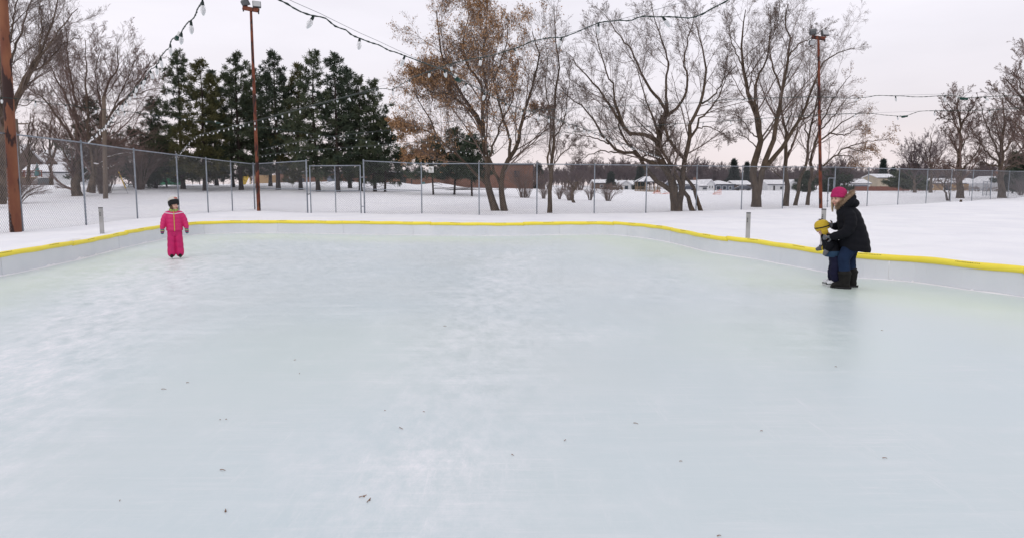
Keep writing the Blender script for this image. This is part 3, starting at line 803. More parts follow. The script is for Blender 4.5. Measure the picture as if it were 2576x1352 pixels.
def tree_px(name, label, limbs, Y0, bark, twig, seed, levels=LV, rmin=.0045, leaf=None, group='bare trees beyond the fence', depth=.35, base=None, cat='tree', snow=None, keep_in_front=None):
    """limbs: (list of picture points, width px at start, at end, parent limb or None). Every limb leans toward or away by its own amount."""
    r_ = rs(seed)
    done = []; Pts, Rs = [], []
    for li, (pp, w0, w1, par) in enumerate(limbs):
        pp = np.array(pp, float)
        Ls = np.concatenate([[0], np.cumsum(np.hypot(*np.diff(pp, axis=0).T))])
        if par is None:
            Ya = Y0; g = r_.uniform(-1, 1) * depth * .5
            if li: Ya = Y0 + r_.uniform(-.25, .25)
        else:
            q = done[par]; d = ((q[:, :2] - pp[0]) ** 2).sum(1); Ya = q[int(np.argmin(d)), 2]
            g = r_.uniform(-1, 1) * depth
        Yn = Ya + g * Ls * Y0 / F + r_.normal(0, .02, len(pp)).cumsum() * Y0 / 30
        if keep_in_front is not None: Yn = np.maximum(Yn, keep_in_front)
        done.append(np.c_[spline(pp, 40), np.interp(np.linspace(0, 1, 40), Ls / Ls[-1], Yn)])
        W = np.array([P(a, b_, y) for (a, b_), y in zip(pp, Yn)])
        if par is None: W[0, 2] -= .25
        n = 18
        C = spline(W, n)
        if par is None or w1 < 8:
            C[2:-1] += r_.normal(0, .03, (n - 3, 3)) * (Y0 / 34)
        r = (w0 + (w1 - w0) * np.linspace(0, 1, n) ** .8) / 2 * Y0 / F
        if par is None:
            r = r * (1 + .28 * np.exp(-np.arange(n) / .9))
        Pts.append(C); Rs.append(r)
    Pts = np.array(Pts); Rs = np.array(Rs)
    b0_ = Pts[0, 0].copy(); b0_[2] += .25
    root = empty(name, tuple(b0_)); tag(root, label, cat, group)
    V, q = pack([(Pts, Rs)], 10)
    at_parent(mesh_np('trunk', V, [q], bark), root)
    lv = grow(Pts, Rs, levels, r_, rmin)
    V, q = pack(lv, [5, 4] + [3] * (len(lv) - 2))
    at_parent(mesh_np('crown', V, [q], twig), root)
    if leaf:
        m_, cnt, size, wf = leaf
        T = np.concatenate([l[0][:, 1:].reshape(-1, 3) for l in lv[1:]])
        wt = wf(T, b0_); sel = r_.uniform(0, 1, len(T)) < wt
        T = T[sel]
        if len(T) > cnt: T = T[r_.choice(len(T), cnt, False)]
        T = np.repeat(T, 2, 0) + r_.normal(0, .09, (len(T) * 2, 3))
        V, q = leaves_mesh(T, size, r_)
        at_parent(mesh_np('leaves', V, [q], m_, None, False), root)
    if snow:
        mb = []
        for li, t0, t1 in snow:
            C = Pts[li]; r = Rs[li]; a, b_ = int(t0 * 17), int(t1 * 17) + 1
            seg_ = C[a:b_] + np.array([0, 0, 1]) * r[a:b_, None] * .8
            mb.append((seg_[None], (r[a:b_] * .75)[None] * r_.uniform(.5, 1.2, (1, b_ - a))))
        Vs, Qs, n = [], [], 0
        for a, b_ in mb:
            V, q = tubes(a, b_, 7); Vs.append(V); Qs.append(q + n); n += len(V)
        at_parent(mesh_np('snow_cap', np.concatenate(Vs), [np.concatenate(Qs)], M['snow']), root)
    return root

# the brown leaved tree
def bl(T, b_):
    h = (T[:, 2] - b_[2]) / 9.5
    return np.clip(.12 + .75 * np.clip(h, 0, 1) - np.clip((T[:, 0] - b_[0] - .8) * .22, 0, .7) + np.clip(-(T[:, 0] - b_[0]) - 1, 0, 3) * .07, .01, .9)
tree_px('maple_tree', 'tree holding brown seed clusters and dry leaves, split into two trunks just beyond the fence', [
    ([(1249, 530), (1229, 474), (1225, 419), (1219, 359), (1215, 331), (1197, 287), (1173, 255), (1141, 203), (1117, 159), (1101, 80), (1097, 30)], 19, 2, None),
    ([(1216, 335), (1213, 279), (1209, 211), (1181, 171), (1165, 120), (1173, 60), (1188, 20)], 11, 1.5, 0),
    ([(1205, 307), (1165, 263), (1125, 239), (1085, 231), (1045, 195)], 7, 1.5, 0),
    ([(1212, 285), (1225, 223), (1213, 160), (1221, 80), (1226, 18)], 7, 1.5, 0),
    ([(1269, 526), (1259, 470), (1265, 443), (1277, 403), (1289, 387), (1305, 351), (1317, 295), (1332, 239), (1348, 187), (1355, 140), (1338, 80)], 16, 2, None),
    ([(1281, 395), (1279, 339), (1261, 287), (1253, 239), (1241, 199), (1268, 131), (1277, 60)], 8, 1.5, 4),
    ([(1257, 462), (1241, 423), (1233, 395), (1245, 359), (1261, 311), (1285, 259), (1300, 191)], 8, 1.5, 4),
    ([(1224, 465), (1181, 423), (1141, 383), (1105, 351), (1073, 287), (1045, 239), (1040, 190)], 8, 1.5, 0),
    ([(1105, 351), (1065, 327), (1025, 327), (995, 312)], 5, 1.2, 7),
    ([(1141, 383), (1105, 391), (1065, 384), (1022, 386)], 4, 1.2, 7),
    ([(1316, 300), (1350, 280), (1385, 270)], 4, 1, 4),
    ([(1181, 265), (1150, 250), (1110, 200), (1075, 160)], 5, 1, 0),
], 33.6, M['bark'], M['twig'], 3, leaf=(M['leafbrown'], 17000, .095, bl), group='large trees just beyond the far fence')

tree_px('slender_tree', 'slender single stemmed bare sapling standing between two fence posts', [
    ([(1382, 534), (1386, 431), (1392, 359), (1394, 259), (1406, 179), (1400, 120), (1393, 15)], 12, 1.5, None),
    ([(1384, 430), (1376, 403), (1382, 370), (1386, 300), (1372, 220), (1378, 140)], 6, 1.2, 0),
    ([(1392, 350), (1420, 300), (1428, 240), (1436, 160)], 4, 1, 0),
    ([(1387, 420), (1420, 380), (1450, 366), (1480, 372)], 3.5, 1, 0),
], 31.8, M['bark'], M['twig'], 8, group='large trees just beyond the far fence', levels=[(16, .32, 36, .3, 6, .15), (9, .46, 40, .15, 5, .15), (6, .5, 38, .1, 4, .15), (3,.5,36,.1,3,.15)])

tree_px('spreading_tree', 'largest bare tree, many heavy limbs and two leaning lower stems', [
    ([(1701, 530), (1691, 458), (1667, 415), (1655, 383), (1657, 351), (1665, 307), (1677, 275)], 25, 12, None),
    ([(1677, 280), (1647, 239), (1623, 203), (1607, 171), (1583, 120), (1547, 76), (1520, 36)], 9, 1.5, 0),
    ([(1678, 275), (1675, 207), (1679, 159), (1667, 108), (1647, 52), (1637, 5)], 7, 1.5, 0),
    ([(1672, 292), (1699, 275), (1723, 239), (1729, 191), (1719, 159), (1731, 100), (1750, 30)], 8, 1.5, 0),
    ([(1705, 524), (1715, 458), (1723, 399), (1733, 347), (1739, 303), (1763, 259), (1771, 215), (1775, 179), (1767, 120), (1752, 66)], 17, 2, None),
    ([(1732, 352), (1753, 323), (1759, 299), (1791, 271), (1815, 223), (1835, 170)], 7, 1.5, 4),
    ([(1723, 402), (1695, 371), (1679, 343), (1668, 315), (1664, 290)], 10, 6, 4),
    ([(1652, 357), (1627, 341), (1591, 339), (1571, 325), (1551, 295), (1535, 271), (1504, 223), (1456, 171), (1424, 132)], 11, 1.5, 0),
    ([(1587, 342), (1567, 311), (1547, 255), (1543, 223), (1523, 179), (1507, 120), (1498, 55)], 7, 1.5, 7),
    ([(1690, 482), (1663, 463), (1639, 447), (1623, 419), (1607, 395), (1591, 385), (1559, 385), (1531, 363), (1504, 319), (1472, 275), (1432, 247), (1405, 225)], 13, 1.5, 0),
    ([(1670, 412), (1627, 407), (1599, 383), (1575, 359), (1559, 327), (1553, 280), (1530, 235)], 10, 2, 0),
    ([(1745, 528), (1719, 478), (1695, 431), (1671, 391), (1660, 358), (1639, 295), (1615, 223), (1600, 160)], 12, 1.5, None),
    ([(1765, 529), (1743, 470), (1719, 439), (1687, 411), (1663, 375), (1650, 345), (1628, 330), (1600, 300)], 11, 2, None),
    ([(1559, 385), (1520, 380), (1480, 392), (1440, 415)], 4, 1, 9),
    ([(1531, 363), (1490, 345), (1450, 340), (1410, 330)], 4, 1, 9),
    ([(1612, 400), (1640, 380), (1652, 372)], 5, 3, 9),
    ([(1765, 262), (1800, 235), (1822, 190), (1830, 130)], 5, 1, 4),
    ([(1753, 323), (1785, 320), (1815, 335), (1840, 360)], 3.5, 1, 5),
], 33.6, M['bark'], M['twig'], 17, group='large trees just beyond the far fence', levels=[(12, .46, 42, .10, 7, .30), (8, .52, 38, .10, 6, .12), (7, .52, 38, .06, 4, .12), (4, .55, 36, .05, 3, .15)])

tree_px('forked_tree', 'tall bare tree with a swollen forked trunk, left of the right light pole', [
    ([(1901, 525), (1903, 478), (1895, 458), (1896, 411), (1910, 367), (1912, 343), (1898, 279), (1884, 239), (1870, 171), (1864, 100), (1875, 25)], 23, 2, None),
    ([(1912, 345), (1908, 299), (1898, 247), (1904, 195), (1926, 159), (1934, 104), (1938, 35)], 10, 1.5, 0),
    ([(1906, 490), (1912, 450), (1920, 419), (1930, 391), (1946, 351), (1954, 295), (1966, 231), (1982, 151), (1986, 104), (1974, 60), (1982, 10)], 17, 2, 0),
    ([(1966, 231), (1953, 195), (1941, 163), (1934, 100), (1950, 50)], 6, 1.3, 2),
    ([(1982, 145), (2009, 112), (2045, 94), (2090, 60)], 4, 1, 2),
    ([(1922, 424), (1958, 383), (1982, 347), (2009, 303), (2025, 279), (2045, 215), (2065, 171), (2109, 132), (2150, 122)], 13, 1.5, 2),
    ([(1912, 350), (1885, 330), (1862, 300), (1838, 285)], 4, 1, 0),
    ([(2009, 303), (2040, 290), (2062, 250), (2085, 210)], 5, 1, 5),
    ([(1871, 175), (1850, 130), (1832, 70), (1820, 20)], 4, 1, 0),
    ([(1905, 375), (1880, 350), (1860, 340), (1835, 352)], 3.5, 1, 0),
    ([(1934, 104), (1955, 60), (1960, 10)], 3.5, 1, 1),
], 39.6, M['bark'], M['twig'], 29, keep_in_front=39.4, levels=[(13, .46, 42, .10, 7, .28), (8, .52, 38, .10, 6, .12), (7, .52, 38, .06, 4, .12), (4, .55, 36, .05, 3, .15)], group='large trees just beyond the far fence')

tree_px('bare_tree', 'dark upright bare tree touching the thick fence line beside two thin leaning trunks', [
    ([(1974, 523), (1980, 470), (1976, 431), (1976, 379), (1974, 319), (1962, 271), (1975, 215), (1995, 160)], 15, 1.5, None),
    ([(1977, 400), (2000, 350), (2012, 290), (2030, 240)], 5, 1, 0),
    ([(1978, 460), (1950, 435), (1932, 415), (1915, 408)], 4, 1.2, 0),
    ([(1974, 325), (1990, 280), (1998, 230)], 4, 1, 0),
], 41, M['bark'], M['twigred'], 31, keep_in_front=40.5, levels=[(10, .46, 40, .12, 6, .25), (7, .50, 38, .14, 5, .12), (5, .52, 38, .08, 4, .12), (3, .55, 36, .05, 3, .15)], group='large trees just beyond the far fence')
tree_px('bare_tree', 'thin bare trunk leaning right, second of the trio left of the rusty pole', [
    ([(1997, 521), (2013, 458), (2029, 399), (2035, 339), (2049, 279), (2056, 220), (2050, 160)], 10, 1.3, None),
    ([(2033, 345), (2020, 300), (2015, 240), (2025, 180)], 4, 1, 0),
    ([(2040, 315), (2075, 270), (2100, 240)], 4, 1, 0),
], 42, M['bark'], M['twig'], 37, keep_in_front=41, levels=[(10, .46, 40, .12, 6, .25), (7, .50, 38, .14, 5, .12), (5, .52, 38, .08, 4, .12), (3, .55, 36, .05, 3, .15)], group='large trees just beyond the far fence')
def tanleaf(T, b_): return np.clip((T[:, 0] - b_[0] - 1.2) * .05, 0, .22)
tree_px('bare_tree', 'bare tree with long low boughs and pale seeds reaching out past the rusty pole', [
    ([(2029, 521), (2037, 458), (2041, 399), (2045, 375), (2085, 335), (2129, 303), (2170, 280)], 10, 1.5, None),
    ([(2041, 455), (2073, 415), (2101, 391), (2129, 371), (2169, 359), (2232, 350)], 6, 1.2, 0),
    ([(2043, 385), (2060, 330), (2085, 270), (2110, 225), (2140, 190)], 6, 1.2, 0),
    ([(2101, 391), (2140, 395), (2165, 415)], 3, 1, 1),
    ([(2085, 335), (2120, 340), (2160, 325), (2190, 330)], 4, 1, 0),
    ([(2060, 330), (2090, 300), (2130, 250), (2150, 240)], 4, 1, 2),
    ([(2129, 371), (2160, 380), (2200, 385)], 3, 1, 1),
], 43, M['bark'], M['twigred'], 41, keep_in_front=41.5, levels=[(10, .46, 40, .12, 6, .25), (7, .50, 38, .14, 5, .12), (5, .52, 38, .08, 4, .12), (3, .55, 36, .05, 3, .15)], leaf=(M['leaftan'], 900, .10, tanleaf), group='large trees just beyond the far fence')

# left side
tree_px('bare_tree', 'big bare tree at the picture edge, limbs sweeping up from behind the thick rusty pole', [
    ([(-2, 500), (3, 430), (6, 359), (8, 239), (5, 120), (14, -30)], 24, 6, None),
    ([(8, 345), (16, 319), (40, 251), (68, 187), (100, 132), (132, 60), (150, -20)], 12, 2, 0),
    ([(30, 285), (52, 239), (80, 179), (124, 112), (160, 60), (196, 22)], 10, 1.5, 1),
    ([(8, 250), (16, 223), (24, 159), (60, 60), (80, -10)], 9, 2, 0),
    ([(8, 330), (36, 271), (60, 267), (84, 255), (110, 240)], 4, 1, 0),
    ([(8, 300), (-20, 240), (-40, 160), (-50, 60)], 9, 2, 0),
    ([(68, 187), (110, 165), (150, 120), (190, 95)], 5, 1, 1),
    ([(6, 160), (30, 90), (40, 20), (60, -40)], 6, 1.5, 0),
    ([(100, 132), (105, 80), (100, 20), (110, -20)], 4, 1, 1),
], 36, M['barkgrey'], M['twig'], 43, group='bare trees by the left fence', levels=[(13, .44, 32, .20, 7, .12), (9, .50, 34, .14, 6, .12), (7, .52, 36, .08, 4, .12), (3, .55, 36, .05, 3, .15)])
tree_px('willow_tree', 'old broken willow with a stout ragged trunk and snow lying on its torn limbs', [
    ([(194, 488), (190, 455), (194, 419), (199, 385), (200, 360)], 22, 15, None),
    ([(197, 372), (190, 300), (187, 247), (175, 179), (167, 100), (160, 45)], 10, 1.5, 0),
    ([(195, 365), (171, 331), (140, 287), (108, 247), (80, 231), (55, 200)], 8, 1.3, 0),
    ([(188, 290), (179, 279), (151, 215), (116, 151), (100, 110)], 6, 1.2, 1),
    ([(228, 476), (238, 419), (247, 359), (255, 299), (263, 247), (271, 215), (295, 171), (297, 115)], 16, 1.5, None),
    ([(236, 430), (223, 340), (221, 279), (215, 219), (216, 159), (214, 100)], 9, 1.5, 4),
    ([(247, 359), (279, 287), (319, 247), (359, 231), (402, 222)], 7, 1.2, 4),
    ([(300, 265), (330, 235), (359, 191), (392, 158)], 5, 1.2, 6),
    ([(222, 405), (247, 415), (271, 399), (299, 389), (336, 384)], 6, 2, 4),
    ([(258, 290), (250, 240), (240, 190), (250, 130)], 5, 1.2, 4),
    ([(175, 185), (150, 140), (145, 90)], 4, 1, 1),
    ([(240, 415), (270, 424), (298, 410)], 5, 2, 4),
    ([(279, 287), (310, 225), (330, 180), (345, 140)], 4.5, 1, 6),
    ([(198, 400), (176, 406), (165, 392), (150, 360), (125, 330), (105, 320)], 7, 1.2, 0),
], 49, M['barkgrey'], M['twigred'], 47, rmin=.008, snow=[(8, .15, 1), (11, .3, 1), (13, .1, .3)], group='bare trees by the left fence', levels=[(14, .46, 34, .22, 7, .10), (9, .50, 36, .14, 6, .12), (7, .52, 36, .08, 4, .12), (3, .55, 36, .05, 3, .15)])
for i, (bx, top, lab) in enumerate(((72, 285, 'small bare tree behind the white garage and the wooden deck'), (128, 270, 'small bare tree above the brown house gable'))):
    b_ = GY(bx, 85); 
    y0 = pxof(*b_)[1]
    tree_px('bare_tree', lab, [
        ([(bx, y0), (bx + 2, y0 - 60), (bx - 2, y0 - 110), (bx + 4, top)], 9, 1.5, None),
        ([(bx + 2, y0 - 65), (bx + 18, y0 - 110), (bx + 26, top + 30)], 5, 1, 0),
        ([(bx, y0 - 55), (bx - 20, y0 - 100), (bx - 28, top + 40)], 5, 1, 0),
        ([(bx, y0 - 90), (bx + 10, y0 - 130), (bx + 12, top + 5)], 4, 1, 0)],
        85, M['bark'], M['twigred'], 60 + i, rmin=.012, group='bare trees by the left fence', levels=[(12, .36, 40, .3, 5, .12), (9, .42, 40, .2, 4, .15), (7, .5, 40, .1, 3, .15)])

# right side trees
tree_px('bare_tree', 'solitary bare tree in the open field, its round crown behind the upper light string', [
    ([(2415, 502), (2413, 448), (2412, 399), (2415, 350), (2418, 314), (2408, 275), (2412, 240)], 17, 2, None),
    ([(2417, 318), (2431, 291), (2450, 262), (2458, 240)], 5, 1, 0),
    ([(2415, 345), (2400, 300), (2392, 270), (2370, 250)], 5, 1, 0),
    ([(2413, 400), (2402, 369), (2385, 345), (2362, 328)], 5, 1, 0),
    ([(2414, 430), (2431, 415), (2457, 383), (2470, 350)], 6, 1, 0),
    ([(2412, 390), (2430, 350), (2452, 320), (2468, 300)], 4, 1, 0),
    ([(2414, 440), (2395, 420), (2375, 410), (2358, 414)], 4, 1, 0),
    ([(2398, 300), (2378, 300), (2360, 290)], 3, 1, 2),
], 66, M['bark'], M['twigred'], 71, rmin=.011, group='bare trees in the right field', levels=[(13, .46, 42, .2, 5, .15), (9, .42, 40, .15, 4, .15), (6, .5, 40, .1, 4, .15), (4, .5, 40, .1, 3, .2)])
tree_px('bare_tree', 'dense fan shaped bare tree near the fence at the picture edge', [
    ([(2520, 499), (2517, 448), (2517, 399), (2521, 350), (2525, 297), (2520, 250)], 18, 2, None),
    ([(2517, 405), (2495, 350), (2475, 300), (2468, 265)], 6, 1, 0),
    ([(2517, 400), (2545, 350), (2560, 300), (2580, 260)], 6, 1, 0),
    ([(2517, 415), (2480, 380), (2452, 340), (2440, 310)], 6, 1, 0),
    ([(2518, 410), (2555, 390), (2585, 360), (2600, 340)], 6, 1, 0),
    ([(2519, 370), (2505, 320), (2500, 280)], 5, 1, 0),
    ([(2517, 420), (2478, 412), (2455, 405), (2435, 398)], 5, 1, 0),
    ([(2518, 425), (2560, 415), (2590, 410)], 5, 1, 0),
], 68, M['barkgrey'], M['twig'], 73, rmin=.011, group='bare trees in the right field', levels=[(13, .46, 40, .2, 5, .12), (9, .42, 40, .12, 4, .15), (7, .5, 40, .1, 4, .15), (3,.5,38,.1,3,.15)])
tree_px('bare_tree', 'pale bare tree leaning in over the light strings at the right margin', [
    ([(2640, 495), (2632, 420), (2610, 340), (2585, 280), (2560, 235), (2530, 200)], 22, 2, None),
    ([(2600, 310), (2575, 240), (2560, 190), (2568, 150)], 7, 1.2, 0),
    ([(2610, 340), (2590, 250), (2585, 180), (2590, 120)], 9, 1.2, 0),
    ([(2590, 290), (2545, 262), (2515, 235), (2490, 215)], 5, 1, 0),
    ([(2620, 380), (2570, 330), (2540, 300), (2510, 290)], 6, 1, 0),
], 60, M['barkgrey'], M['twigred'], 79, rmin=.010, group='bare trees in the right field', levels=[(13, .46, 38, .25, 5, .12), (9, .42, 38, .2, 4, .15), (7, .5, 38, .1, 4, .15), (4,.5,36,.1,3,.15)])
for bx, by, top, w_, Yd, sd_, lab in ((2300, 474, 352, 40, 120, 81, 'bare tree with a low rounded crown beyond the brown fence'), (2340, 474, 335, 46, 118, 83, 'taller of two bare trees before the tan brick house'),
                                   (2122, 476, 392, 36, 130, 85, 'grey bare tree between dark evergreen and white house')):
    b_ = GY(bx, Yd); y0 = pxof(*b_)[1]; h = y0 - top
    tree_px('bare_tree', lab, [
        ([(bx, y0), (bx + 1, y0 - h * .35), (bx - 2, y0 - h * .7), (bx + 2, top)], 8, 1.2, None),
        ([(bx, y0 - h * .3), (bx - w_ * .5, y0 - h * .6), (bx - w_, y0 - h * .85)], 4, .8, 0),
        ([(bx, y0 - h * .3), (bx + w_ * .5, y0 - h * .6), (bx + w_, y0 - h * .85)], 4, .8, 0),
        ([(bx, y0 - h * .35), (bx - w_ * .3, y0 - h * .7), (bx - w_ * .45, y0 - h * .95)], 4, .8, 0),
        ([(bx, y0 - h * .35), (bx + w_ * .3, y0 - h * .7), (bx + w_ * .4, y0 - h * .95)], 4, .8, 0),
        ([(bx, y0 - h * .25), (bx + w_ * .7, y0 - h * .4), (bx + w_ * 1.1, y0 - h * .5)], 3, .8, 0),
        ([(bx, y0 - h * .25), (bx - w_ * .7, y0 - h * .4), (bx - w_ * 1.1, y0 - h * .5)], 3, .8, 0)],
        Yd, M['barkgrey'], M['twigfar'], sd_, rmin=.014, group='bare trees in the right field', levels=[(12, .44, 36, .25, 6, .12), (9, .48, 40, .15, 4, .15), (7, .5, 40, .1, 3, .15)])
tree_px('small_tree', 'small crooked dark tree forking low beside a leaning fence post', [
    ([(2385, 507), (2380, 488), (2374, 470), (2380, 440), (2372, 418)], 6, 1.5, None),
    ([(2386, 505), (2388, 480), (2392, 455), (2402, 430)], 4, 1, None),
    ([(2376, 475), (2358, 445), (2345, 430)], 3, 1, 0),
    ([(2380, 450), (2395, 432), (2410, 424)], 3, 1, 0)], 56, M['bark'], M['twigred'], 87, rmin=.013, group='bare trees in the right field', levels=[(10, .42, 48, .1, 5, .3), (8, .5, 45, .1, 4, .15), (5, .5, 40, .1, 3, .15)])

# ------------------------------------------------------------------ shrubs
def shrub(bx, by, w_, h_, label, n=26, twig='twigred', seed=0, Yd=None, rmin=.007, dense=1.0, trunk=0, name='bare_shrub', lv=None, group='bare shrubs', base_spread=.08):
    r_ = rs(seed)
    b_ = G(bx, by) if Yd is None else GY(bx, Yd)
    Y = b_[1]; H = h_ * Y / F; W = w_ * Y / F / 2
    root = empty(name, tuple(b_)); tag(root, label, 'shrub', group)
    Pts, Rs = [], []
    for i in range(n):
        a = r_.uniform(0, 6.283); k = r_.uniform(.15, 1) ** .6
        e = np.array([math.cos(a) * W * k, math.sin(a) * W * k, H * (1.02 - .45 * k * k) * r_.uniform(.75, 1.05)])
        s = np.array([math.cos(a), math.sin(a), 0]) * W * base_spread * r_.uniform(.2, 1)
        mid = s + (e - s) * .5 + np.array([-e[0] * .10, -e[1] * .10, H * .08])
        Pts.append(spline([s - [0, 0, .2], mid, e], 10)); Rs.append(np.linspace(rmin * 2.3, rmin * .8, 10))
    Pts = np.array(Pts); Rs = np.array(Rs)
    if lv is None: lv = [(int(6 * dense), .42, 28, .10, 4, .3), (int(4 * dense), .5, 30, .06, 3, .3)]; rmin = rmin * .62
    L2 = grow(Pts, Rs, lv, r_, rmin * .8)
    V, q = pack([(Pts, Rs)], 5); o = mesh_np('stems', V, [q], M['twig']); o.parent = root
    V, q = pack(L2, 3); o = mesh_np('crown', V, [q], M[twig]); o.parent = root
    return root
shrub(40, 512, 150, 62, 'tangled bare bush in the snow against the fence, crossed by the thick rusty pole', 60, 'twigred', 101, rmin=.009, dense=1.3, group='bare shrubs')
shrub(255, 488, 64, 62, 'narrow brushy clump around the foot of the grey wooden pole', 40, 'twigred', 103, rmin=.008)
shrub(268, 470, 190, 190, 'big dark tangle of brush around the broken willow trunks', 60, 'twigred', 105, rmin=.010, dense=1.5, Yd=53)
shrub(352, 468, 200, 150, 'wide reddish brown thicket sprawling toward the pines', 60, 'twigred', 107, rmin=.012, dense=1.4, Yd=60)
shrub(1318, 498, 120, 92, 'tall dense multi stemmed shrub beside the brown leaved tree trunk', 46, 'twigred', 109, rmin=.010, dense=1.3, base_spread=.16)
shrub(1367, 500, 46, 36, 'small bare shrub beside the slender sapling trunk', 26, 'twigred', 111, rmin=.008)
shrub(1407, 502, 40, 34, 'small bare shrub just past the slender sapling, in the gap before the larger one', 26, 'twigred', 113, rmin=.008)
shrub(1432, 505, 64, 44, 'dark spreading bare shrub in front of the big brown thicket', 34, 'twigred', 115, rmin=.008)
shrub(1484, 504, 50, 40, 'round bare shrub beside a stubby cut trunk', 30, 'twigred', 117, rmin=.008)
shrub(1529, 507, 72, 44, 'neat fan shaped bare shrub alone in the snow between two fence posts', 36, 'twigred', 119, rmin=.008, group='bare shrubs')
shrub(1440, 478, 115, 60, 'large dome of brown twigs behind the row of low shrubs', 60, 'twigfar', 121, Yd=105, rmin=.026, dense=1.4, base_spread=.5)
shrub(1372, 478, 80, 40, 'low grey brown thicket behind the slender sapling', 40, 'twigfar', 123, Yd=110, rmin=.024, dense=1.2, base_spread=.5)
shrub(1545, 476, 60, 20, 'low reddish hedge behind the fan shaped shrub', 40, 'twigred', 125, Yd=130, rmin=.022, dense=1.0, base_spread=.7)
shrub(2566, 492, 70, 46, 'loose grey bush by the fence at the right margin', 40, 'twigfar', 127, rmin=.012, dense=1.2)
shrub(1262, 492, 26, 30, 'little bare bush between the two brown leaved tree trunks', 24, 'twig', 129, rmin=.008)
# cut trunk among the shrubs
tree_px('cut_tree', 'stubby trunk cut off above the low shrubs', [([(1444, 506), (1440, 488), (1446, 468), (1452, 458)], 8, 6, None), ([(1444, 475), (1434, 462), (1424, 455)], 4, 2, 0)], 44, M['barkgrey'], M['twig'], 131, group='bare shrubs', levels=[(5, .5, 50, .1, 4, .6), (4, .5, 40, .1, 3, .2)])

# ------------------------------------------------------------------ pines
def pine(bx, by, top, hw, label, seed, Yd=None, low=.12, mt='needle', name='pine_tree', dense=1.0, cone=False, nl=.38, lean=0, group='tall pines behind the left fence'):
    r_ = rs(seed)
    b_ = G(bx, by) if Yd is None else GY(bx, Yd)
    Y = b_[1]; H = P(bx, top, Y)[2] - b_[2]; W = hw * Y / F * (1.0 if cone else 1.34)
    root = empty(name, tuple(b_)); tag(root, label, 'pine' if not cone else 'spruce', group)
    tp = spline([(0, 0, -.3), (r_.normal(0, .1), r_.normal(0, .1), H * .4), (r_.normal(0, .12) + lean, 0, H * .75), (lean, 0, H * .985)], 14)
    tr = np.linspace(.0155 * H + .02, .015, 14); tr[0] *= 1.3
    V, q = pack([(tp[None], tr[None])], 9)
    nb_ = int((26 + H * 5.3) * dense)
    Bp, Br, cl = [], [], []
    for i in range(nb_):
        t = low + (1 - low) * (i + r_.uniform(0, 1)) / nb_; t = min(t, .99)
        z = t * H
        base = np.array([np.interp(z, tp[:, 2], tp[:, 0]), np.interp(z, tp[:, 2], tp[:, 1]), z])
        x = (t - low) / (1 - low)
        if cone: prof = (1 - x) ** .9
        else: prof = (.74 + .26 * min(1, x / .2)) * (1 - max(0, x - .20) / .80) ** .74 + .06
        Lb = W * prof * r_.uniform(.55, 1.25) * (1 if cone else (1.15 if r_.uniform() < .2 else .95))
        a = r_.uniform(0, 6.283); d = np.array([math.cos(a), math.sin(a), 0])
        up = (-.15 if cone else (-.12 + .75 * x)) + r_.normal(0, .10)
        e1 = base + d * Lb * .55 + np.array([0, 0, Lb * up * .35]); e2 = base + d * Lb + np.array([0, 0, Lb * (up * .7 + (.08 if not cone else -.12))])
        C = spline([base, e1, e2], 7); Bp.append(C); Br.append(np.linspace(max(.012, tr[0] * .16 * (1 - x) + .008), .006, 7))
        ns = max(3, int(Lb * 5.2 * dense))
        for u in r_.uniform(.30 if not cone else .12, 1.03, ns):
            p = np.array([np.interp(u, np.linspace(0, 1, 7), C[:, j]) for j in range(3)])
            side = np.cross(d, [0, 0, 1]); off = side * r_.normal(0, .24) * Lb * (1.15 - u) * 1.3
            cl.append((p + off + [0, 0, r_.normal(.05, .10)], d))
    for i in range(int(8 * dense)):   # leader
        cl.append((np.array([lean + r_.normal(0, .12), r_.normal(0, .12), H * r_.uniform(.90, .995)]), np.array([0, 0, 1.])))
    # bare dead snags below the crown
    for i in range(10):
        z = H * r_.uniform(low * .4, low * 1.3); a = r_.uniform(0, 6.28); Lb = W * r_.uniform(.25, .6)
        d = np.array([math.cos(a), math.sin(a), -.15]); base = np.array([0, 0, z]); Bp.append(spline([base, base + d * Lb * .5, base + d * Lb + [0, 0, -.1]], 7)); Br.append(np.linspace(.016, .005, 7))
    V2, q2 = pack([(np.array(Bp), np.array(Br))], 4)
    o = mesh_np('trunk', np.concatenate([V, V2]), [np.concatenate([q, q2 + len(V)])], M['pinebark']); o.parent = root
    # needle tufts: blades fanning from each clump centre
    C = np.array([c for c, d in cl]); Dv = np.array([d for c, d in cl]); m = len(C); nbl = 19
    dirs = unit(r_.normal(0, 1, (m, nbl, 3)) + Dv[:, None] * .7 + np.array([0, 0, .42 if not cone else .05]))
    Lh = nl * r_.uniform(.55, 1.2, (m, nbl, 1)) * (r_.uniform(.7, 1.25, (m, 1, 1)))
    wv = unit(np.cross(dirs, r_.normal(0, 1, (m, nbl, 3)))) * (nl * .080)
    c0 = C[:, None] + dirs * .03
    V = np.stack([c0 - wv * .5, c0 + wv * .5, c0 + dirs * Lh * .75 + wv * .8, c0 + dirs * Lh, c0 + dirs * Lh * .75 - wv * .8], 2).reshape(-1, 3)
    q = np.arange(len(V)).reshape(-1, 5)
    o = mesh_np('crown', V, [q], M[mt], None, False); o.parent = root
    return root
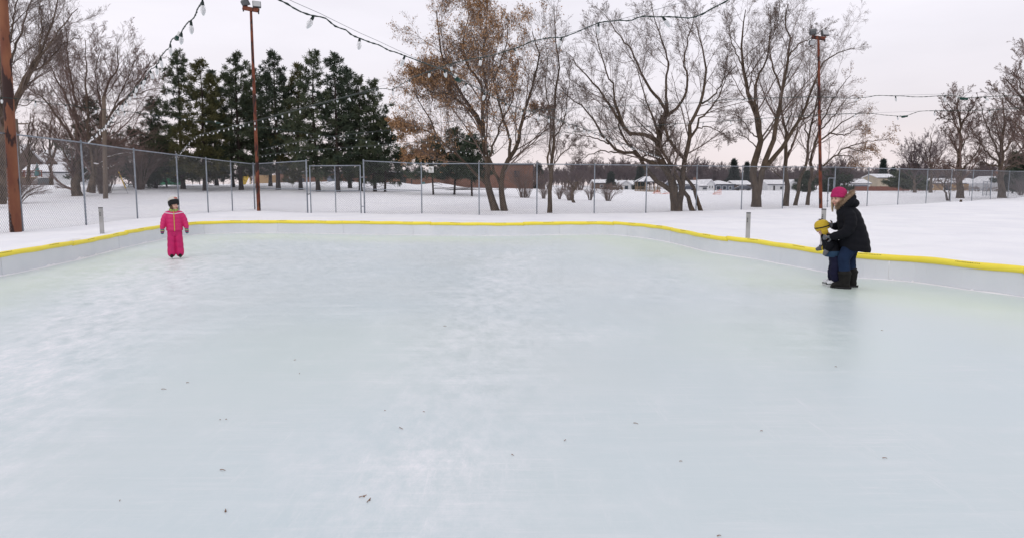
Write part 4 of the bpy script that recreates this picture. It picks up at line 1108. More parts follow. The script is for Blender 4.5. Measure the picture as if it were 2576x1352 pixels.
pine_list = [
    (461, 467.5, 131, 62, 'tall pine at the far left of the dense row, with the pointed leader', 62),
    (516, 471, 155, 56, 'olive tinted pine beside the far left tall pine', 58),
    (607, 473, 138, 56, 'tall narrow topped pine just left of the central light pole', 60),
    (586, 468, 190, 40, 'half hidden pine squeezed behind two taller neighbours', 67),
    (648, 471, 176, 40, 'slim pine directly behind the central light pole', 64),
    (700, 475, 133, 56, 'tall pine just right of the central light pole', 60),
    (757, 475, 166, 44, 'shorter pine between two tall ones above the gate post', 60),
    (801, 482, 135, 54, 'tall pine rising over the left half of the gate', 56),
    (850, 483, 139, 58, 'broad topped tall pine rising over the right half of the gate', 56),
    (907, 479, 196, 52, 'lower broad pine right of the gate with a flat shoulder', 58),
    (943, 478, 208, 56, 'last pine of the dense row, boughs touching the brown leaved tree', 58),
    (680, 470, 185, 40, 'thin shaded pine in the second rank behind the central pole', 70),
    (545, 469, 180, 40, 'shaded pine in the second rank behind the olive one', 72),
    (880, 476, 175, 44, 'shaded pine in the second rank behind the gate post', 66),
]
for i, (bx, by, top, hw, lab, Yd) in enumerate(pine_list):
    pine(bx, by, top, hw, lab, 200 + i, Yd=Yd, low=.07 + .04 * (i % 3), mt='needledark' if i in (3, 11, 12, 13, 5, 8) else ('needleolive' if i in (1, 6) else 'needle'))
pine(392, 466, 254, 42, 'smaller pine at the left end of the row beside the thicket', 230, Yd=64, low=.08, mt='needledark')
pine(338, 468, 330, 62, 'low dark pine with boughs down to the snow behind the thicket', 231, Yd=66, low=.05, mt='needledark')
pine(420, 468, 350, 66, 'low bushy pine filling the gap under the far left tall pine', 232, Yd=68, low=.10, mt='needledark')
pine(968, 479, 300, 46, 'low pine with drooping boughs near the brick school entrance', 233, Yd=58, low=.12, mt='needledark')
pine(236, 470, 250, 50, 'dark conifer hidden inside the willow tangle', 234, Yd=58, low=.1, mt='needledark')
g2 = 'dark conifers behind the brown leaved tree'
pine(1090, 490, 352, 46, 'dark conifer on two thin stems behind the fence notice', 240, low=.30, mt='needledark', group=g2)
pine(1142, 489, 330, 56, 'dark bushy conifer seen through the low brown leaves', 241, low=.28, mt='needledark', group=g2)
pine(1187, 493, 345, 46, 'dark conifer immediately left of the brown leaved tree trunk', 242, low=.28, mt='needledark', group=g2)
g3 = 'far conifers among the houses'
pine(1354, 470, 416, 18, 'dark spruce beyond the tall dense shrub', 250, Yd=120, low=.03, mt='needleblue', cone=True, nl=.7, group=g3)
pine(1536, 470, 439, 11, 'small bluish spruce before the snowy brown ranch roof', 251, Yd=150, low=.02, mt='needleblue', cone=True, nl=.8, group=g3, dense=1.4)
pine(1609, 470, 420, 16, 'dark spruce rising behind the gazebo roof', 252, Yd=160, low=.02, mt='needleblue', cone=True, nl=.9, group=g3, dense=1.4)
pine(1843, 470, 406, 20, 'wide hazy spruce behind the blue grey house', 253, Yd=200, low=.05, mt='needleblue', cone=True, nl=1.1, group=g3, dense=1.2)
pine(1876, 470, 412, 10, 'thin pointed spruce beside the forked bare trunk', 254, Yd=190, low=.05, mt='needleblue', cone=True, nl=.9, group=g3, dense=1.2)
pine(2028, 476, 436, 20, 'low dark evergreen between the thin leaning trunks', 255, Yd=130, low=.02, mt='needledark', nl=.6, group=g3)
pine(2100, 477, 428, 32, 'wide dark evergreen behind the adult skater', 256, Yd=132, low=.02, mt='needledark', nl=.7, group=g3, dense=1.3)
pine(2218, 474, 404, 13, 'tall dark spruce behind the beige two storey house', 257, Yd=210, low=.02, mt='needleblue', cone=True, nl=1.0, group=g3, dense=1.2)
pine(2242, 474, 425, 11, 'short dark spruce over the beige house roof', 258, Yd=205, low=.02, mt='needleblue', cone=True, nl=1.0, group=g3, dense=1.2)
pine(2301, 474, 416, 15, 'dark cone shaped spruce below the low rounded bare crown', 259, Yd=190, low=.02, mt='needleblue', cone=True, nl=1.0, group=g3, dense=1.2)
pine(2271, 482, 436, 26, 'spreading green pine in front of the brown fence', 260, Yd=140, low=.28, mt='needle', nl=.7, group=g3, dense=1.3)
pine(2300, 482, 450, 24, 'low leaning green pine near the end of the brown fence', 261, Yd=138, low=.25, mt='needle', nl=.7, group=g3, dense=1.3)
pine(2545, 480, 388, 30, 'dark evergreen behind the fan shaped tree', 262, Yd=110, low=.1, mt='needledark', nl=.6, group=g3, dense=1.2)
pine(2590, 480, 360, 34, 'tall dark evergreen at the extreme right margin', 263, Yd=105, low=.08, mt='needledark', nl=.6, group=g3, dense=1.2)

# ------------------------------------------------------------------ far tree line: nobody could count it
r_ = rs(77); Vs, Qs, nn = [], [], 0
protos = []
for k in range(7):
    n = 10
    Pts, Rs = [], []
    for i in range(n):
        a = r_.uniform(0, 6.28); kk = r_.uniform(.1, 1) ** .7
        e = np.array([math.cos(a) * .42 * kk, math.sin(a) * .42 * kk, 1 - .35 * kk * kk]); s0 = np.array([0, 0, r_.uniform(.12, .35)])
        Pts.append(spline([s0, s0 + (e - s0) * .45 + [0, 0, .05], e], 7)); Rs.append(np.linspace(.014, .006, 7))
    Pts.append(spline([(0, 0, -.1), (0, 0, .3), (.01, 0, .9)], 7)); Rs.append(np.linspace(.022, .004, 7))
    L2 = grow(np.array(Pts), np.array(Rs), [(9, .42, 38, .2, 4, .2), (8, .48, 40, .15, 3, .15)], r_, .0048)
    protos.append(pack([(np.array(Pts), np.array(Rs))] + L2, 3))
for i in range(250):
    if i < 200: px_ = 1180 + (2640 - 1180) * (i + r_.uniform(0, 1)) / 200; Y = r_.uniform(205, 300); hp = r_.uniform(30, 52) + 26 * vnoise(np.array(px_ / 70.), np.array(.5), 3)
    else: px_ = -60 + 1250 * (i - 200 + r_.uniform(0, 1)) / 50; Y = r_.uniform(130, 190); hp = r_.uniform(50, 110) if px_ < 300 else r_.uniform(35, 60)
    x = (px_ - CX) / F * Y; z = float(gz(x, Y)) - .3
    H = hp * Y / F * r_.uniform(.85, 1.15)
    V, q = protos[i % 7]; a = r_.uniform(0, 6.28); c, s_ = math.cos(a), math.sin(a); wd = r_.uniform(1.0, 1.6)
    W = np.c_[(V[:, 0] * c - V[:, 1] * s_) * H * wd + x, (V[:, 0] * s_ + V[:, 1] * c) * H * wd + Y, V[:, 2] * H + z]
    Vs.append(W); Qs.append(q + nn); nn += len(W)
tag(mesh_np('treeline', np.concatenate(Vs), [np.concatenate(Qs)], M['twigfar']), 'hazy brown mass of bare trees along the horizon', 'treeline', None, 'stuff')
# ------------------------------------------------------------------ houses and far things
def house(px0, px1, Y, eave, ridge, wall, label, depth=8., kind='side', wins=(), door=None, yaw=0., roofmat='roofsnow', chim=None, base=None, name='house', group='houses across the field', over=.35, fascia='shingle', wc='glass'):
    """px0..px1 across the front, eave and ridge are picture heights at distance Y; wins = (u, v, w, h) in fractions of the front wall"""
    a = GY(px0, Y); b_ = GY(px1, Y); W = b_[0] - a[0]; g = min(a[2], b_[2]) - .3
    he = P(px0, eave, Y)[2] - g; hr = P(px0, ridge, Y)[2] - g
    root = empty(name, ((a[0] + b_[0]) / 2, Y + depth / 2, g), yaw); tag(root, label, 'house' if name == 'house' else name.replace('_', ' '), group)
    x, y = W / 2, depth / 2
    mb = MB(); mb.box((0, 0, he / 2), (W, depth, he))
    if kind == 'gable': mb.add([(-x, -y, he), (x, -y, he), (0, -y, hr - .08), (-x, y, he), (x, y, he), (0, y, hr - .08)], [(0, 1, 2), (5, 4, 3)])
    elif kind == 'side': mb.add([(-x, -y, he), (-x, y, he), (-x, 0, hr - .08), (x, -y, he), (x, y, he), (x, 0, hr - .08)], [(0, 2, 1), (3, 4, 5)])
    mb.build('wall', M[wall], root)
    t = .22; o_ = over
    mb = MB()
    if kind == 'side':
        for s_ in (-1, 1):
            k = (hr - he) / y; V = [(-x - o_, s_ * (y + o_), he - k * o_), (x + o_, s_ * (y + o_), he - k * o_), (x + o_, 0, hr), (-x - o_, 0, hr)]
            V += [(p[0], p[1], p[2] + t) for p in V]
            mb.add(V, [(0, 1, 2, 3), (7, 6, 5, 4), (0, 4, 5, 1), (1, 5, 6, 2), (2, 6, 7, 3), (3, 7, 4, 0)])
    elif kind == 'gable':
        for s_ in (-1, 1):
            k = (hr - he) / x; V = [(s_ * (x + o_), -y - o_, he - k * o_), (s_ * (x + o_), y + o_, he - k * o_), (0, y + o_, hr), (0, -y - o_, hr)]
            V += [(p[0], p[1], p[2] + t) for p in V]
            mb.add(V, [(0, 1, 2, 3), (7, 6, 5, 4), (0, 4, 5, 1), (1, 5, 6, 2), (2, 6, 7, 3), (3, 7, 4, 0)])
    elif kind == 'hip':
        q = max(.5, x - y)
        V = [(-x - o_, -y - o_, he), (x + o_, -y - o_, he), (x + o_, y + o_, he), (-x - o_, y + o_, he), (-q, 0, hr), (q, 0, hr)]
        mb.add(V, [(0, 1, 5, 4), (1, 2, 5), (2, 3, 4, 5), (3, 0, 4), (3, 2, 1, 0)])
    elif kind == 'flat':
        mb.box((0, 0, he + .12), (W + .3, depth + .3, .24))
    rf = mb.build('roof', M[roofmat], root)
    if kind in ('side', 'hip'):
        o = MB().box((0, -y - o_ - .02, he - (hr - he) / y * o_ * (kind == 'side') + .02), (W + 2 * o_, .06, .20)).build('fascia', M[fascia], rf)
    if chim:
        cx_, h_ = chim; MB().box((cx_ * W / 2, .4, hr + h_ / 2 - .3), (.8, .8, h_ + .6)).build('chimney', M['brick'], rf)
    for (u, v, ww, hh) in wins:
        fr = MB().box(((u - .5) * W, -y - .02, v * he), (ww * W + .2, .08, hh * he + .2)).build('window', M['white' if wall != 'white' else 'stub'], root)
        MB().box(((u - .5) * W, -y - .055, v * he), (ww * W, .04, hh * he)).build('pane', M[wc], fr)
    if door:
        u, ww, hh = door; d_ = MB().box(((u - .5) * W, -y - .03, hh * he / 2), (ww * W, .09, hh * he)).build('door', M['brickdark'], root)
    return root
house(1496, 1552, 168, 461, 453.5, 'brownwall', 'brown walled ranch house with a snowy roof beside the small bluish spruce', wins=((.3, .55, .12, .3), (.7, .55, .12, .3)))
house(1561, 1586, 165, 463, 455.5, 'white', 'white gable fronted cottage with one wide dark window', kind='gable', wins=((.55, .45, .32, .5),), depth=11)
house(1576, 1594, 195, 457, 449, 'brick', 'tan brick house peeking over the white cottage', kind='flat', wins=((.3, .6, .2, .3),))
house(1587, 1606, 172, 465, 456, 'white', 'low white wing with dark windows just left of the gazebo', wins=((.35, .5, .3, .4), (.8, .5, .18, .4)))
house(1690, 1722, 185, 463, 455, 'blue', 'dim blue grey house glimpsed between the heavy trunks', wins=((.4, .5, .2, .35),))
house(1724, 1776, 178, 464, 455, 'white', 'long white house with paired windows right of the heavy trunks', wins=((.12, .55, .06, .4), (.24, .55, .06, .4), (.62, .5, .1, .3), (.85, .5, .05, .3)), chim=(.3, 1.0))
house(1778, 1796, 172, 462, 453, 'white', 'tall white gable with two small windows', kind='gable', wins=((.35, .55, .08, .24), (.72, .55, .08, .24)), depth=12)
house(1759, 1778, 160, 469, 464.5, 'white', 'little white shed with a dark opening before the gable house', wins=((.68, .62, .5, .3),), name='shed', depth=4, over=.15)
house(1797, 1846, 176, 464.5, 454, 'blue', 'blue grey house with a broad snow covered roof', kind='hip', wins=((.2, .5, .2, .5), (.5, .5, .16, .5), (.8, .5, .12, .4)), depth=11)
house(1848, 1888, 178, 465, 456, 'brownwall', 'grey brown house left of the swollen forked trunk', wins=((.25, .5, .2, .4), (.7, .5, .2, .4)))
house(1931, 1975, 172, 464, 454, 'white', 'white house with one narrow dark door behind the upright dark trunk', door=(.35, .1, .8), wins=((.75, .5, .1, .3),))
house(1978, 2008, 176, 464, 453.5, 'white', 'white house with snow on a steep roof between leaning trunks', kind='gable', wins=((.5, .5, .2, .3),), depth=12)
house(2137, 2187, 172, 462, 451.5, 'white', 'white house behind the brown fence with a blue covered pool beside it', wins=((.18, .55, .07, .24), (.55, .55, .06, .24), (.8, .55, .06, .3)), chim=(-.3, 1.1))
house(2206, 2252, 178, 447.5, 439, 'beige', 'beige two storey house with a snowy roof above the brown fence', wins=((.62, .72, .10, .14), (.32, .20, .24, .16), (.82, .18, .20, .13)), over=.3)
house(2300, 2334, 176, 463, 453, 'beige', 'small pale house with a snowy gable between the fence and tan brick house', kind='gable', wins=((.5, .5, .2, .3),))
house(2336, 2466, 172, 461.5, 450, 'tan', 'long low tan brick ranch house with dark glazed doors', wins=((.34, .45, .12, .8), (.05, .6, .05, .3), (.62, .55, .07, .4), (.80, .55, .06, .3)), depth=10)
house(2519, 2573, 150, 460, 444.5, 'white', 'white house with a low pitched gable at the right margin', kind='gable', wins=((.32, .55, .22, .3), (.68, .55, .2, .3)), depth=11, chim=(.1, 1.4))
house(2578, 2620, 155, 462, 450, 'brownwall', 'brown house cut off by the right margin')
house(84, 196, 132, 413, 377, 'brownwall', 'brown house with a steep snowy roof behind the white garage', wins=((.2, .6, .1, .3), (.75, .5, .08, .4)), depth=9, group='houses on the left')
# its gabled porch
a = GY(134, 126); root = empty('porch', tuple(a)); tag(root, 'brown gabled entry porch with pale posts on the steep roofed house', 'porch')
mb = MB(); hw_ = 1.45
mb.add([(-hw_, 0, 4.3), (hw_, 0, 4.3), (0, 0, 6.1), (-hw_, 5, 4.3), (hw_, 5, 4.3), (0, 5, 6.1)], [(0, 1, 2), (5, 4, 3), (0, 2, 5, 3), (2, 1, 4, 5), (0, 3, 4, 1)]); mb.build('gable', M['brownwall'], root)
mb = MB(); mb.box((0, 1.5, 2.2), (2.7, 2.5, 4.1)); mb.build('wall', M['brickdark'], root)
for s_ in (-1, 1): MB().box((s_ * 1.2, .1, 2.1), (.22, .2, 4.2)).build('post', M['white'], root)
for s_ in (-1, 1):
    k = 1.8 / hw_; V = [(s_ * (hw_ + .5), -.3, 4.3 - k * .5), (s_ * (hw_ + .5), 5.2, 4.3 - k * .5), (0, 5.2, 6.15), (0, -.3, 6.15)]; V += [(p[0], p[1], p[2] + .12) for p in V]
    MB().add(V, [(0, 1, 2, 3), (7, 6, 5, 4), (0, 4, 5, 1), (1, 5, 6, 2), (2, 6, 7, 3), (3, 7, 4, 0)]).build('roof', M['roofsnow'], root)
house(52, 170, 104, 433, 416, 'white', 'white garage with a snow covered roof and blank gable end', depth=7.5, yaw=.42, name='garage', group='houses on the left', wins=((.75, .6, .03, .12),))
house(-70, 22, 118, 420, 362, 'brownwall', 'house with a big snowy roof slope at the left margin', depth=10, group='houses on the left', kind='side')
# deck, umbrella, cooler unit in front of the garage
a = GY(66, 94); root = empty('wooden_deck', tuple(a)); tag(root, 'brown raised wooden deck with railing in front of the white garage', 'deck')
MB().box((0, 1, .55), (5.2, 2.4, 1.1)).build('deck_base', M['brownwall'], root)
MB().box((0, 1, 1.18), (5.4, 2.6, .12)).build('floor', M['wood'], root)
for i in range(7): MB().box((-2.6 + i * .87, -.2, 1.75), (.12, .12, 1.05)).build('post', M['cedar'], root)
mb = MB(); mb.box((0, -.2, 2.2), (5.4, .14, .1)); mb.box((0, -.2, 1.4), (5.4, .08, .08)); mb.build('rail', M['cedar'], root)
mb = MB(); [mb.box((-2.5 + i * .21, -.2, 1.8), (.05, .05, .75)) for i in range(24)]; mb.build('lattice', M['cedar'], root)
mb = MB(); [mb.box((2.15, -.32 - k * .22, 1.05 - k * .2), (.6, .22, .06)) for k in range(5)]; mb.build('steps', M['white'], root)
a = GY(89, 93.4); root = empty('patio_umbrella', (a[0], a[1] + .6, a[2] + 1.24)); tag(root, 'closed teal patio umbrella standing on the wooden deck', 'umbrella')
MB().tube([(0, 0, 0), (0, 0, 2.2)], .03, 8).build('pole', M['stub'], root)
MB().lathe([(.34, .15), (.42, .35), (.33, .8), (.2, 1.35), (.1, 1.8), (.03, 2.1)], k=10).build('canopy', M['teal'], root, True)
a = GY(110, 91); root = empty('air_conditioner', tuple(a)); tag(root, 'grey boxy outdoor cooling unit by the deck steps', 'cooling unit')
MB().box((0, 0, .5), (1.1, .9, 1.0)).build('casing', M['lamp'], root, bevel=.04); MB().lathe([(.38, 0), (.38, .05), (.1, .09)], (0, 0, 1.0), 14).build('fan_grille', M['dark'], root); MB().box((0, 0, 1.12), (1.0, .8, .08)).build('snow_cap', M['roofsnow'], root, bevel=.03)
# utility poles
def upole(bx, by, top, w_, label, m, cross=False, topx=None):
    b_ = G(bx, by); tp = P(topx or bx, top, b_[1]); root = empty('utility_pole', tuple(b_)); tag(root, label, 'utility pole', 'old wooden poles')
    V, q = tubes(np.array([np.linspace(b_ - [0, 0, .4], tp, 8)]), np.array([np.linspace(w_, w_ * .75, 8) / 2 * b_[1] / F]), 12)
    at_parent(MB().add(V, [tuple(f) for f in q] + [tuple(range(84, 96))]).build('pole', m, None, True), root)
    if cross:
        c = tp - np.array([0, 0, .5]); at_parent(MB().box(tuple(c), (2.4, .12, .14)).build('crossarm', m, None), root)
        mb = MB(); [mb.lathe([(.04, 0), (.05, .06), (.03, .14)], (c[0] + dx, c[1], c[2] + .07), 8) for dx in (-1.1, -.5, .5, 1.1)]; at_parent(mb.build('insulator', M['stub'], None), root)
upole(265, 500, 243, 11, 'grey weathered wooden pole rising out of the brush clump', M['woodpole'], topx=261)
upole(52, 472, 300, 8, 'slim grey wooden pole with a crossarm near the deck', M['woodpole'], True, topx=41)
b_ = G(322, 489); tp = P(298, 432, b_[1]); root = empty('guy_wire_guard', tuple(b_)); tag(root, 'slanting yellow plastic guy wire guard stuck in the snow', 'wire guard')
d_ = tp - b_
at_parent(MB().tube([b_ + d_ * .25, tp], .045, 8).build('guard', M['playyellow'], None, True), root); at_parent(MB().tube([b_ - d_ * .02, b_ + d_ * .3], .016, 6).build('guy_wire', M['steelwire'], None), root)
# school
def block(px0, px1, Y, top, dep, m, name, root):
    a = GY(px0, Y); b_ = GY(px1, Y); g = min(a[2], b_[2]) - .6; t = P(px0, top, Y)[2]
    x0, x1 = a[0] - root.location[0], b_[0] - root.location[0]
    return MB().box(((x0 + x1) / 2, Y + dep / 2 - root.location[1], (g + t) / 2 - root.location[2]), (x1 - x0, dep, t - g)).build(name, M[m], root), (x0, x1, g - root.location[2], t - root.location[2])
a = GY(985, 104); root = empty('school_building', tuple(a)); tag(root, 'long low brown brick school building behind the pines and brown leaved tree', 'building')
_, r1 = block(700, 1108, 104, 437, 20, 'brick', 'wall', root)
_, r2 = block(1112, 1340, 112, 416, 24, 'brick', 'wall', root)
_, r3 = block(640, 699, 108, 441, 16, 'tan', 'wall', root)
for (x0, x1, g, t), dep, Y in ((r1, 20, 104), (r2, 24, 112)):
    rf = MB().box(((x0 + x1) / 2, Y - root.location[1] + dep / 2, t + .12), (x1 - x0 + .3, dep + .3, .24)).build('roof', M['shingle'], root)
    MB().box(((x0 + x1) / 2, Y - root.location[1] + dep / 2, t + .30), (x1 - x0 + .1, dep, .10)).build('snow_cap', M['roofsnow'], rf)
def onwall(px, Y, py0, py1, w_, m, name, out=.05):
    p = P(px, (py0 + py1) / 2, Y); h = (py1 - py0) * Y / F; ww = w_ * Y / F
    return MB().box((p[0] - root.location[0], Y - out - root.location[1], p[2] - root.location[2]), (ww, .1, h)).build(name, M[m], root)
onwall(1013, 104, 445, 464, 14, 'brickdark', 'door'); onwall(1035, 104, 451, 466, 2.5, 'brickdark', 'window'); onwall(1064, 104, 458, 468, 10, 'teal', 'door')
for px_ in (720, 760, 836, 880, 918): onwall(px_, 104, 448, 458, 12, 'glass', 'window')
onwall(834, 104, 444, 468, 22, 'blue', 'door', .08); onwall(1180, 112, 432, 448, 16, 'glass', 'window'); onwall(1300, 112, 430, 446, 14, 'glass', 'window')
# illuminated style message board (unlit lettering)
a = GY(742, 92); p = P(742, 444, 92); root = empty('message_board', tuple(a)); tag(root, 'dark message board with rows of yellow and white lettering between pine trunks', 'sign')
h0 = p[2] - a[2]; W_ = 28 * 92 / F; H_ = 15 * 92 / F
MB().box((0, 0, h0), (W_, .3, H_)).build('cabinet', M['screen'], root, bevel=.02)
MB().box((0, .05, h0 - H_ / 2 - .5), (W_ * .8, .28, 1.0)).build('base', M['brick'], root)
def glyphs(x0, x1, z, h, n, m, name, sd_):
    r_ = rs(sd_); mb = MB(); w_ = (x1 - x0) / n
    for i in range(n):
        if r_.uniform() < .12: continue
        cx_ = x0 + (i + .5) * w_; k = r_.randint(4)
        mb.box((cx_ - w_ * .3, -.158, z), (w_ * .18, .012, h))
        if k != 0: mb.box((cx_ + w_ * .25, -.158, z), (w_ * .18, .012, h))
        if k != 1: mb.box((cx_, -.1585, z + h * .42), (w_ * .5, .012, h * .18))
        if k != 2: mb.box((cx_, -.1590, z), (w_ * .5, .012, h * .18))
    return mb.build(name, M[m], root)
glyphs(-W_ * .46, W_ * .44, h0 + H_ * .33, H_ * .16, 15, 'signtext', 'lettering', 1); glyphs(-W_ * .46, W_ * .2, h0 + H_ * .12, H_ * .14, 11, 'signtext', 'lettering', 2)
pn = MB().box((0, -.152, h0 - H_ * .24), (W_ * .92, .012, H_ * .40)).build('white_panel', M['signwhite'], root)
o = glyphs(-W_ * .42, W_ * .42, h0 - H_ * .14, H_ * .12, 13, 'ink', 'lettering', 3); o.location.y = -.006; o = glyphs(-W_ * .42, W_ * .3, h0 - H_ * .33, H_ * .12, 11, 'ink', 'lettering', 4); o.location.y = -.006
# access road in front of the school
xs = np.linspace(0, 1, 60); pa_ = GY(1092, 66); pb_ = GY(1275, 76)
V0, V1 = [], []
for t in xs:
    p = pa_ + (pb_ - pa_) * t; x, y = p[0], p[1]
    V0.append((x, y - .2 - 1.3 * min(1, t * 4), float(gz(x, y - 2)) + .06 + .10)); V1.append((x, y + 2.4 * min(1, t * 3), float(gz(x, y + 2)) + .10 + .10))
V = np.array(V0 + V1); i = np.arange(59)
tag(mesh_np('road', V, [np.stack([i, i + 1, i + 61, i + 60], 1)], M['asphalt']), kind='structure')
# playground bits
a = GY(430, 78); root = empty('playground_slide', tuple(a)); tag(root, 'green plastic playground crawl piece with a yellow canopy, low in the snow behind pines', 'play equipment')
MB().box((0, 0, .5), (2.6, 1.0, .9)).build('panel', M['green'], root, bevel=.15); MB().lathe([(1.1, 1.2), (.7, 1.6), (.08, 1.9)], (-.3, 0, 0), 8).build('canopy', M['playyellow'], root)
for s_ in (-1, 1): MB().tube([(s_ * .8 - .3, 0, 0), (s_ * .8 - .3, 0, 1.3)], .06, 8).build('post', M['playyellow'], root)
a = GY(617, 78); root = empty('playground_slide', tuple(a)); tag(root, 'small yellow slide standing by itself between pine trunks', 'play equipment')
MB().add([(-.4, -.9, .15), (.4, -.9, .15), (.4, .5, 1.35), (-.4, .5, 1.35), (-.4, -.9, .05), (.4, -.9, .05), (.4, .5, 1.25), (-.4, .5, 1.25)], [(0, 1, 2, 3), (7, 6, 5, 4), (0, 4, 5, 1), (1, 5, 6, 2), (2, 6, 7, 3), (3, 7, 4, 0)]).build('chute', M['playyellow'], root)
for s_ in (-1, 1): MB().tube([(s_ * .38, .55, 0), (s_ * .38, .55, 1.7)], .05, 8).build('post', M['playyellow'], root)
# gazebo
a = GY(1628, 124); a[2] -= .05; root = empty('gazebo', tuple(a)); tag(root, 'octagonal wooden gazebo with railings and a dark roof half covered in snow', 'gazebo')
R_ = 2.55; ang = [math.pi / 8 + i * math.pi / 4 for i in range(8)]; rim = [(R_ * math.cos(t), R_ * math.sin(t)) for t in ang]
MB().lathe([(R_ + .1, 0), (R_ + .1, .25)], k=8).build('floor', M['wood'], root)
for x, y in rim: MB().box((x * .96, y * .96, 1.05), (.14, .14, 2.1)).build('post', M['wood'], root)
for i in range(8):
    p, q_ = np.array([*rim[i], 0]) * .96, np.array([*rim[(i + 1) % 8], 0]) * .96
    mb = MB(); mb.bar(p + [0, 0, .95], q_ + [0, 0, .95], .08); mb.bar(p + [0, 0, .4], q_ + [0, 0, .4], .06)
    for t in np.linspace(.12, .88, 6): mb.bar(p + (q_ - p) * t + [0, 0, .4], p + (q_ - p) * t + [0, 0, .95], .04)
    mb.build('railing', M['wood'], root)
for i in range(8):
    p, q_ = rim[i], rim[(i + 1) % 8]; k = 1.12
    o = MB().add([(p[0] * k, p[1] * k, 2.0), (q_[0] * k, q_[1] * k, 2.0), (q_[0] * .22, q_[1] * .22, 3.15), (p[0] * .22, p[1] * .22, 3.15), (p[0] * k, p[1] * k, 1.9), (q_[0] * k, q_[1] * k, 1.9), (q_[0] * .22, q_[1] * .22, 3.05), (p[0] * .22, p[1] * .22, 3.05)],
             [(0, 1, 2, 3), (7, 6, 5, 4), (0, 4, 5, 1), (1, 5, 6, 2), (2, 6, 7, 3), (3, 7, 4, 0)]).build('roof', M['shingle'], root)
    if i in (4, 5, 2, 3, 1):
        f = .10 if i in (5,) else .2
        def mixp(u, v): 
            b0 = np.array([p[0] * k + (q_[0] - p[0]) * k * u, p[1] * k + (q_[1] - p[1]) * k * u, 2.0]); t0 = np.array([p[0] * .22 + (q_[0] - p[0]) * .22 * u, p[1] * .22 + (q_[1] - p[1]) * .22 * u, 3.15]); return b0 + (t0 - b0) * v + [0, 0, .012]
        MB().add([mixp(f, .02), mixp(1 - f * .6, .02), mixp(1 - f * 1.2, .86), mixp(f * 1.5, .86)] + [mixp(f, .02) + [0, 0, .07], mixp(1 - f * .6, .02) + [0, 0, .07], mixp(1 - f * 1.2, .86) + [0, 0, .07], mixp(f * 1.5, .86) + [0, 0, .07]], [(0, 1, 2, 3), (4, 5, 6, 7), (0, 4, 5, 1), (1, 5, 6, 2), (2, 6, 7, 3), (3, 7, 4, 0)]).build('snow_cap', M['roofsnow'], o)
MB().lathe([(.62, 3.1), (.62, 3.35), (.85, 3.36), (.05, 3.7)], k=8).build('cupola', M['brownwall'], root)
# picnic table, cars, orange netting
a = GY(1556, 140); root = empty('picnic_table', tuple(a)); tag(root, 'snow topped picnic table beside the fan shaped shrub', 'table')
MB().box((0, 0, .76), (2.6, .8, .08)).build('tabletop', M['roofsnow'], root); [MB().box((0, s_ * .75, .45), (2.6, .3, .06)).build('bench', M['wood'], root) for s_ in (-1, 1)]
for s_ in (-1, 1):
    mb = MB(); mb.bar((s_ * .9, -.7, -.1), (s_ * .9, .25, .74), .09); mb.build('leg', M['wood'], root); mb = MB(); mb.bar((s_ * .9, .7, -.1), (s_ * .9, -.25, .74), .09); mb.build('leg', M['wood'], root)
def car(px_, Y, label, paint, rz, snowy=True):
    a = GY(px_, Y); root = empty('parked_car', tuple(a), rz); tag(root, label, 'car', 'cars parked by the houses')
    prof = [(-2.2, .35), (-2.25, .75), (-1.5, .95), (-.75, 1.42), (.9, 1.45), (1.7, 1.0), (2.2, .9), (2.25, .4)]
    n = len(prof); V = [(x, -.85 * (.82 if z > 1.2 else 1), z) for x, z in prof] + [(x, .85 * (.82 if z > 1.2 else 1), z) for x, z in prof]
    MB().add(V, [tuple(range(n)), tuple(reversed(range(n, 2 * n)))] + [(i, i + n, (i + 1) % n + n, (i + 1) % n) for i in range(n)]).build('body', M[paint], root, bevel=.05)
    for s_ in (-1, 1):
        MB().add([(-1.25, s_ * .83, 1.0), (1.4, s_ * .83, 1.0), (.8, s_ * .72, 1.38), (-.7, s_ * .72, 1.38)], [(0, 1, 2, 3)]).build('window', M['glass'], root)
        for x in (-1.4, 1.4):
            w_ = MB().tube([(x, s_ * .72, .33), (x, s_ * .9, .33)], .33, 14).build('wheel', M['rubber'], root)
    if snowy: MB().box((.05, 0, 1.48), (1.6, 1.3, .10)).build('snow_cap', M['roofsnow'], root, bevel=.04)
car(1546, 158, 'pale snow dusted car parked left of the white cottage', 'carwhite', .2)
car(1731, 168, 'dark car before the paired windows of the long white house', 'carpaint', .1)
car(1868, 168, 'dark car parked before the grey brown house', 'carpaint', -.15)
for px_, Y, w_, h_, lab in ((1652, 92, 1.2, .75, 'small torn scrap of orange snow netting left of two bigger scraps'), (1684, 90, 2.3, .5, 'sagging orange snow netting against the heavy trunk base'), (1803, 92, 1.3, 1.0, 'orange netting scrap leaning right of the leaning stems')):
    a = GY(px_, Y); root = empty('orange_netting', tuple(a)); tag(root, lab, 'netting', 'orange snow netting scraps')
    r_ = rs(int(px_)); mb = MB()
    top = [(x, r_.uniform(-.1, .1), h_ * (.15 + .85 * (x / w_ + .5 if px_ > 1750 else 1 - abs(x / w_ * 2)) * r_.uniform(.7, 1))) for x in np.linspace(-w_ / 2, w_ / 2, 10)]
    for i, (x, y, z) in enumerate(top):
        mb.tube([(x, y, -.1), (x, y, z)], .022, 5)
        if i: mb.tube([top[i - 1], (x, y, z)], .025, 5); mb.tube([(top[i - 1][0], top[i - 1][1], top[i - 1][2] * .5), (x, y, z * .5)], .022, 5)
    mb.build('net_mesh', M['orange'], root); MB().tube([(-w_ * .3, .05, -.2), (-w_ * .3, .05, h_ * 1.1)], .03, 6).build('stake', M['wood'], root)
